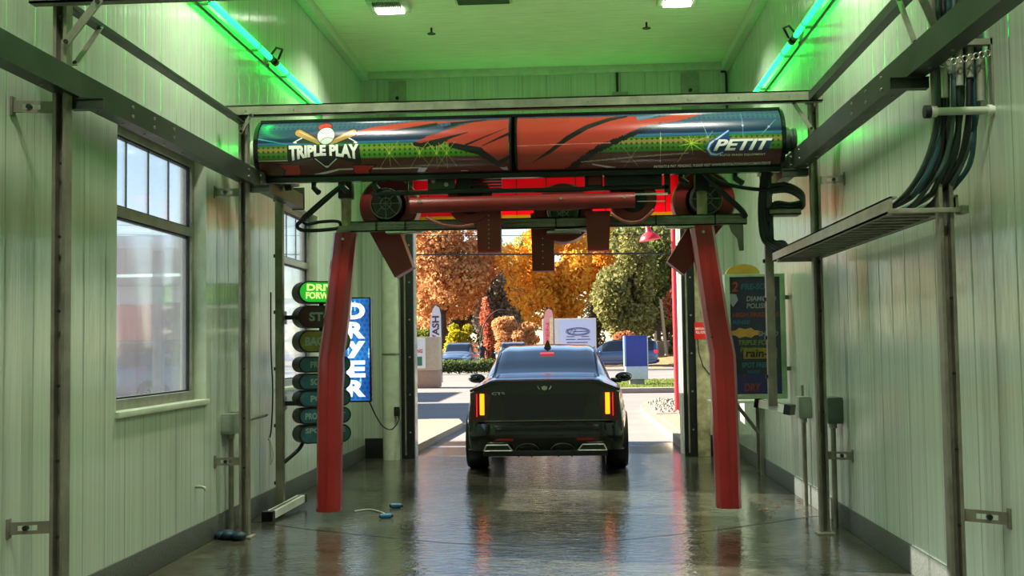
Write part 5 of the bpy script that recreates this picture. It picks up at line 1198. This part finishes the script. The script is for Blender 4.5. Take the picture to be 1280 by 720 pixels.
def flag(t, x, y, z0, z1, w_, m_, lm):
    pole = [(x+w_*.5, y, G), (x+w_*.5, y, z0), (x+w_*.48, y, z1-.45), (x+w_*.35, y, z1-.12), (x+.0, y, z1), (x-w_*.25, y, z1-.12)]
    MB().tube(pole, .018, 8).build('pole', M_dark, t)
    P = [(x+w_*.48, z0), (x+w_*.46, z1-.45), (x+w_*.33, z1-.13), (x, z1-.02), (x-w_*.25, z1-.2), (x-w_*.42, z1-.6), (x-w_*.5, z1-1.0), (x-w_*.5, z0)]
    MB().prism([(a, y-.004+.02*math.sin(c*3), c) for a, c in P], (0, .006, 0)).build('banner', m_, t)
    return lm
flag(t, -5.95, 47, 1.4, 3.28, .52, mat('white_flag_cloth', (.84, .80, .82), .8, 0, .1), None)
mb = MB(); letters(mb, 'WASH', lambda u, v: (-5.80-.30*v, 46.985, 1.5+1.3*u), bold=.03); mb.build('lettering', mat('dark_flag_lettering', (.25, .23, .28), .7), t, 0)
t = thing('feather_flag', (-1.45, 60, G), 'pink and yellow feather flag beside the white oval logo sign', 'flag')
flag(t, -1.45, 60, .9, 3.5, .60, mat('pink_flag_cloth', (.92, .62, .60), .8, 0, .08), None)
MB().prism([(-1.40, 59.97, .95), (-1.20, 59.97, .95), (-1.20, 59.97, 3.0), (-1.40, 59.97, 3.0)], (0, .004, 0)).build('yellow_stripe', mat('cream_stripe', (.95, .82, .62), .8), t)
mb = MB(); letters(mb, 'OPEN', lambda u, v: (-1.48-.20*v+.08, 59.965, 1.1+1.6*u), bold=.03); mb.build('lettering', mat('pink_flag_lettering', (.90, .36, .42), .7), t, 0)
t = thing('logo_sign', (.1, 64, G), 'white boxy sign with a thin oval logo above the sedan roof', 'sign')
sx0, sx1, sz0, sz1, sy = -1.75, 1.20, .95, 3.02, 64
MB().box(-1.9, 1.20, sy+.05, sy+.6, sz0, sz1, .03).build('cabinet', mat('warm_white_cabinet', (.86, .84, .81), .6, 0, .05), t)
MB().box(-.92, 1.10, sy, sy+.06, sz0+.05, sz1-.12, .02).build('panel', mat('cool_white_panel', (.80, .82, .92), .6, 0, .05), t)
mb = MB(); ang = np.linspace(0, 2*PI, 41)
for rx, rz in ((.68, .22), (.60, .16)): mb.tube([(.15+rx*math.cos(a), sy-.01, 2.25+rz*math.sin(a)) for a in ang], .022, 6)
mb.tube([(-.5, sy-.01, 2.40), (-.35, sy-.01, 2.12), (-.2, sy-.01, 2.38), (-.1, sy-.01, 2.14), (.0, sy-.01, 2.36)], .026, 6).tube([(-.1, sy-.01, 2.25), (.75, sy-.01, 2.26)], .03, 6)
for z, a, b_ in ((1.96, -.5, -.05), (1.96, .35, .78), (1.80, -.55, .0), (1.80, .1, .85), (1.62, -.5, .7)): mb.cyl((a, sy-.01, z), (b_, sy-.01, z), .026, 6)
mb.build('oval_logo', mat('dark_blue_print', (.35, .36, .55), .7), t)
for x in (-1.2, .6): MB().box(x-.09, x+.09, sy+.2, sy+.4, G, sz0).build('post', M_kgrey, t)
t = thing('lamp_pole', (2.02, 22.5, G+.1), 'red gooseneck lamp pole standing in the gravel island by the exit', 'lamp post')
MB().cyl((2.02, 22.5, G+.1), (2.02, 22.5, 4.05), .052, 16).build('pole', M_redmetal, t)
MB().tube([(2.02, 22.5, 3.95), (1.98, 22.5, 4.2), (1.8, 22.5, 4.34), (1.6, 22.5, 4.28), (1.52, 22.5, 4.05), (1.51, 22.5, 3.86)], .025, 10).build('gooseneck', M_redmetal, t)
sh_ = Matrix.Translation((1.51, 22.5, 3.80)) @ Matrix.Rotation(math.radians(-9), 4, 'Y')
MB().lathe((0, 0, -.22), (0, 0, 1), [(.215, 0), (.215, .02), (.17, .10), (.09, .15), (.055, .19), (.05, .28), (.02, .32)], 32).xf(sh_).build('lamp_shade', M_redmetal, t)
MB().lathe((0, 0, -.215), (0, 0, 1), [(.195, 0), (.15, .08)], 24).xf(sh_).build('shade_lining', M_white, t)
MB().box(1.93, 2.11, 22.41, 22.59, G+.1, G+.13, .01).build('base_plate', M_redmetal, t)
MB().box(2.06, 2.16, 22.45, 22.55, 3.6, 3.72, .01).build('bracket_box', M_white, t)
for k, (z, y, r_) in enumerate(((6.35, 55, .045), (7.4, 56, .02), (8.0, 57, .015))):
    P = [(x, y, z-.35*(1-((x)/30)**2)-x*.012) for x in np.linspace(-30, 30, 25)]
    tag(MB().tube(P, r_, 6).build('power_line', M_black), ('thick black power line crossing in front of the trees, lowest wire', 'thin power line, middle one of the three wires', 'thinnest power line, topmost of the three wires')[k], 'power line')
for x, lab in ((-30.2, 'wooden pole carrying the power lines, past the beige pay station'), (30.2, 'wooden pole carrying the power lines, past the lamp pole')):
    t = thing('power_pole', (x, 56, G), lab, 'pole'); MB().cyl((x, 56, G), (x, 56, 9.0), .16, 12, .11).build('pole', M_brightwood, t); MB().box(x-.06, x+.06, 54.6, 57.4, 6.3-x*.012, 6.45-x*.012).box(x-.05, x+.05, 55.2, 57.4, 7.3-x*.012, 7.42-x*.012).box(x-.05, x+.05, 56, 57.4, 7.9-x*.012, 8.02-x*.012).build('cross_arm', M_brightwood, t)
t = thing('utility_pole', (6.3, 78, G), 'thin pale leaning pole in front of the dark green tree', 'pole')
MB().cyl((6.4, 78, G), (6.0, 78, 4.6), .14, 12, .10).build('pole', M_brightwood, t); MB().box(5.9, 6.2, 77.9, 78.1, 4.3, 4.36).build('cap', M_brightwood, t)
tag(MB().tube([(6.1, 71.0, G+.22), (6.3, 71, G+.30), (6.8, 71, G+.30), (7.0, 71, G+.2)], [.10, .16, .16, .08], 10).xf(Matrix.Translation((0, 0, -.12))).build('drain_cover', M_dark), 'low dark lump on the pavement behind the blue car', 'drain cover')
# building and canopy to the left of the lane (blurred through the wet windows, throws the strip of shade)
t = thing('storefront', (-15, 34, G), 'white store with a red panel, blurred through the wet window', 'building')
MB().box(-21, -10.9, 32, 38, G, 3.4, .03).build('walls', M_kwhite, t); MB().box(-21.2, -10.7, 31.8, 38.2, 3.4, 3.66, .03).build('roof_edge', M_kgrey, t)
MB().box(-13.8, -12.45, 31.9, 32.0, 1.35, 2.85, .02).build('red_panel', M_redmetal, t); MB().box(-12.1, -11.4, 31.9, 32.0, .2, 2.9, .02).build('shop_window', M_cglass, t)
t = thing('vacuum_canopy', (-11.0, 27, G), 'flat canopy on posts beside the exit lane, throwing a strip of shade', 'canopy')
MB().box(-15.5, -8.6, 23.4, 31.2, 3.7, 4.0, .05).build('roof', M_kwhite, t)
for x in (-15, -9.2):
    for yy in (24, 30.6): MB().box(x-.1, x+.1, yy-.1, yy+.1, G, 3.7).build('post', M_kgrey, t)

# ------------------------------------------------------------------ person beyond the hedge
def person(loc, label, shirt, trou, hair, face):
    t = thing('person', loc, label, 'person'); x, y, z = loc
    V = [(0, 0, .95), (0, .01, 1.15), (0, .02, 1.36), (0, .0, 1.50), (0, -.02, 1.62), (0, -.02, 1.74), (-.10, 0, .90), (-.12, -.03, .50), (-.12, .02, .07), (-.13, -.12, .04), (.10, 0, .90), (.12, .02, .50), (.13, .08, .07), (.13, -.06, .04), (-.19, 0, 1.42), (-.26, .02, 1.16), (-.20, -.16, 1.0), (-.15, -.26, .98), (.19, 0, 1.42), (.27, .02, 1.16), (.26, -.10, .95), (.25, -.16, .86)]
    E_ = [(0, 1), (1, 2), (2, 3), (3, 4), (4, 5), (0, 6), (6, 7), (7, 8), (8, 9), (0, 10), (10, 11), (11, 12), (12, 13), (2, 14), (14, 15), (15, 16), (16, 17), (2, 18), (18, 19), (19, 20), (20, 21)]
    Rr = [.15, .15, .16, .06, .10, .085, .10, .075, .05, .04, .10, .075, .05, .04, .07, .05, .04, .04, .07, .05, .04, .04]
    me = bpy.data.meshes.new('tmp'); me.from_pydata(V, E_, []); ob = bpy.data.objects.new('tmp', me); COL.objects.link(ob)
    md = ob.modifiers.new('skin', 'SKIN'); 
    for d_, r_ in zip(me.skin_vertices[0].data, Rr): d_.radius = (r_, r_*.85)
    me.skin_vertices[0].data[0].use_root = True; ss_ = ob.modifiers.new('sub', 'SUBSURF'); ss_.levels = ss_.render_levels = 1
    dg = bpy.context.evaluated_depsgraph_get(); fin = bpy.data.meshes.new_from_object(ob.evaluated_get(dg)); bpy.data.objects.remove(ob)
    for v in fin.vertices: v.co = Vector((x+v.co.x, y+v.co.y, z+v.co.z))
    for p in fin.polygons:
        zz = p.center.z-z; p.material_index = 2 if (zz > 1.54 or (abs(p.center.x-x) > .13 and zz < 1.02 and p.center.y-y < -.13)) else (0 if zz > .93 or abs(p.center.x-x) > .2 else 1)
    link_mesh('body', fin, [shirt, trou, face], t, 60); MB().ball((x, y+.01, z+1.745), .105, 14, (1, 1.05, .8)).build('hair', hair, t, 60)
person((-5.75, 68.0, G), 'person in dark clothes standing behind the hedge between two parked cars', mat('dark_jacket', (.10, .10, .13), .8), mat('dark_trousers', (.14, .15, .2), .8), mat('dark_hair', (.08, .06, .05), .7), mat('skin_tone', (.72, .52, .42), .6))

# ------------------------------------------------------------------ hedge and autumn trees
def leaves(rs, centres, radii, n, size, flat_=.6):
    C = np.array(centres, float); Rr = np.array(radii, float); w_ = (Rr**2).prod(1)**.33 if Rr.ndim > 1 else Rr**2; w_ = w_/w_.sum()
    k = rs.choice(len(C), n, p=w_); d = rs.normal(size=(n, 3)); d /= np.linalg.norm(d, axis=1)[:, None]; rr = rs.uniform(.35, 1.05, n)**.5
    p = C[k]+d*(Rr[k] if Rr.ndim > 1 else Rr[k][:, None])*rr[:, None]
    a = rs.normal(size=(n, 3)); a /= np.linalg.norm(a, axis=1)[:, None]; b = np.cross(a, rs.normal(size=(n, 3))); b /= np.linalg.norm(b, axis=1)[:, None]
    s = size*rs.uniform(.6, 1.3, n)[:, None]
    V = np.stack([p-a*s, p-b*s*flat_, p+a*s, p+b*s*flat_], 1).reshape(-1, 3); F = np.arange(n*4).reshape(n, 4); return V, F
def tree(x, y, h_, crad, base, cols, label, n=9000, size=.17, seed=1, name='autumn_tree', blobs=26, lean=0., group='autumn trees beyond the lot', thin=1.):
    rs = np.random.RandomState(seed); t = thing(name, (x, y, G), label, 'tree', group)
    mb = MB(); top = Vector((x+lean, y, h_*.80)); mb.tube([(x, y, G-.1), (x+lean*.2, y, h_*.25), (x+lean*.6, y, h_*.55), top], [.05*h_*.5, .035*h_*.5, .022*h_*.5, .008*h_*.5], 9)
    cz = (base+h_)/2; chz = (h_-base)/2; cs, rr = [], []
    for k in range(blobs):
        d = rs.normal(size=3); d /= np.linalg.norm(d); q = rs.uniform(.35, .80)
        c = (x+lean+d[0]*crad*q, y+d[1]*crad*q*.9, cz+d[2]*chz*q); cs.append(c); rr.append((crad*rs.uniform(.24, .42), crad*rs.uniform(.24, .42), chz*rs.uniform(.18, .32)))
        s0 = Vector((x+lean*.4, y, max(base*.6, h_*.25)+rs.uniform(0, .3)*h_)); mb.tube([s0, s0.lerp(Vector(c), .5)+Vector((0, 0, .2)), c], [.09, .055, .015], 6)
    mb.build('trunk', M_bark, t)
    V, F = leaves(rs, cs, rr, int(n*thin), size); me = bpy.data.meshes.new('crown'); me.from_pydata(V.tolist(), [], F.tolist())
    link_mesh('crown', me, leaf_mat('leaves_'+label[:34].replace(' ', '_'), cols), t, 0); return t
OR = [(0.68, 0.46, 0.31), (0.80, 0.59, 0.39), (0.88, 0.68, 0.46), (0.78, 0.55, 0.37), (0.91, 0.76, 0.53)]
YE = [(0.90, 0.63, 0.23), (0.96, 0.75, 0.27), (0.93, 0.68, 0.27), (0.99, 0.83, 0.37), (0.82, 0.55, 0.23)]
OL = [(0.44, 0.45, 0.24), (0.54, 0.53, 0.30), (0.64, 0.61, 0.39), (0.69, 0.66, 0.45), (0.38, 0.40, 0.23)]
GR = [(0.36, 0.40, 0.25), (0.44, 0.50, 0.28), (0.54, 0.55, 0.32), (0.67, 0.66, 0.41), (0.40, 0.43, 0.26)]
GY_ = [(.66, .58, .50), (0.46, 0.43, 0.40), (0.55, 0.50, 0.46), (0.43, 0.41, 0.39), (0.62, 0.58, 0.50)]
PY = [(0.70, 0.68, 0.44), (0.77, 0.73, 0.51), (0.61, 0.62, 0.41), (0.81, 0.73, 0.46)]
RD = [(0.75, 0.39, 0.29), (0.80, 0.48, 0.37), (0.83, 0.58, 0.41), (0.65, 0.34, 0.28)]
tree(-10.3, 86.2, 13.4, 4.2, 1.2, OR, 'broad tan orange tree behind the beige pay station', 17000, .18, 1)
tree(-16.2, 96, 13.5, 3.6, 1.5, OR, 'tan orange tree hidden partly by the door track', 10000, .18, 2)
tree(-7.2, 96, 11.8, 2.8, 1.0, GY_, 'grey half bare tree between the tan and the yellow trees', 6500, .16, 3)
tree(-5.4, 106, 13.2, 3.4, 2.5, PY, 'pale yellow green tree behind the grey one, reaching highest', 9000, .20, 4)
tree(-2.1, 86.2, 13.2, 3.7, 1.2, YE, 'golden yellow tree in the middle, above the sedan roof', 16000, .18, 5)
tree(1.8, 105, 16, 3.5, 4.0, YE, 'tall golden tree behind the pale olive one', 11000, .20, 6)
tree(3.3, 79.0, 10.2, 2.8, .8, OL, 'pale olive tree behind the blue sport utility car', 14000, .16, 7)
tree(7.0, 95, 14.8, 4.3, 1.0, GR, 'dark olive green tree nearest the red lamp pole', 17000, .19, 8)
tree(16, 95, 14, 4.2, 1.0, GR, 'dark olive green tree hidden mostly behind the red lamp pole', 10000, .19, 9)
tree(7.8, 83.2, 6.0, 1.5, 2.4, RD, 'small red orange tree beside the red lamp pole', 3500, .15, 10)
tree(12, 108, 12.5, 4.2, 1.0, OL, 'olive tree far to the side past the lamp pole', 9000, .19, 11); tree(-22, 108, 12, 4.5, 1.0, YE, 'yellow tree far to the side past the beige pay station', 9000, .19, 12)
for i, (x, y, h_, r_) in enumerate(((-19, 122, 15, 6), (-8, 122, 14, 6), (7, 122, 13, 6), (20, 122, 13, 6))): tree(x, y, h_, r_, .2, [(.44, .38, .28), (.58, .50, .34), (.64, .52, .38), (.40, .40, .28)], ('dull brown tree far behind the tan orange tree', 'dull brown tree far behind the grey tree', 'dull brown tree far behind the olive tree', 'dull brown tree far behind the dark green tree')[i], 9000, .30, 20+i, 'distant_tree', 26, 0, 'distant trees')
def bush(x, y, h_, r_, cols, label, n, seed): return tree(x, y, h_, r_, .1, cols, label, n, .12, seed, 'autumn_shrub', 16, 0, 'shrubs under the trees')
bush(-4.3, 77.4, 4.0, 2.2, OR, 'orange pink shrub behind the sedan roof', 7500, 31); bush(-8.3, 79.0, 3.2, 1.5, [(.60, .62, .16), (.80, .72, .22), (.88, .74, .20), (.46, .54, .18)], 'yellow green shrub behind the person and the pale blue car', 4500, 32)
bush(-10.4, 75.6, 3.0, 1.3, [(.30, .38, .14), (.46, .50, .20), (.58, .56, .24)], 'green shrub beside the feather flag', 3500, 33); bush(-6.4, 81.2, 5.2, .85, RD, 'small red shrub below the grey tree', 2000, 34)
bush(3.4, 74, 2.6, 1.4, RD[1:3]+OR[:3], 'red orange shrub just behind the blue sport utility car', 4000, 35); bush(7.6, 78.4, 3.2, 1.4, GR[:3], 'dark green shrub at the foot of the dark olive tree', 4000, 36); bush(-.5, 78, 3.3, 1.5, OR, 'tan orange shrub behind the white logo sign', 4000, 37)
for i, x in enumerate((-16, -12.4, -8.8, -5.2, -1.6, 2.0, 5.6, 9.2, 12.8)): bush(x, 112.4, 8.5, 1.6, [(.44, .38, .26), (.56, .46, .28), (.40, .40, .26)], 'dull brown thicket under the distant trees', 4000, 40+i)
hose('branch_arch', [(-6.6, 74.6, G), (-6.4, 74.6, 2.0), (-6.0, 74.6, 3.2), (-5.2, 74.6, 3.9), (-4.3, 74.6, 3.7), (-3.8, 74.6, 2.9)], .05, M_bark, 'bare arching branch over the orange pink shrub', 'branch')
t = thing('hedge', (-5.8, 60.2, G), 'low trimmed green hedge along the lot behind the sedan', 'hedge'); rs = np.random.RandomState(9)
cs = [(-11+.42*k, 60.2+rs.uniform(-.1, .1), .38+rs.uniform(-.05, .06)) for k in range(22)]; V, F = leaves(rs, cs, [(.42, .42, .40)]*22, 9000, .055)
me = bpy.data.meshes.new('foliage'); me.from_pydata(V.tolist(), [], F.tolist()); link_mesh('foliage', me, leaf_mat('hedge_leaves', [(.30, .38, .20), (.42, .50, .26), (.58, .62, .36), (.24, .30, .15)]), t, 0)
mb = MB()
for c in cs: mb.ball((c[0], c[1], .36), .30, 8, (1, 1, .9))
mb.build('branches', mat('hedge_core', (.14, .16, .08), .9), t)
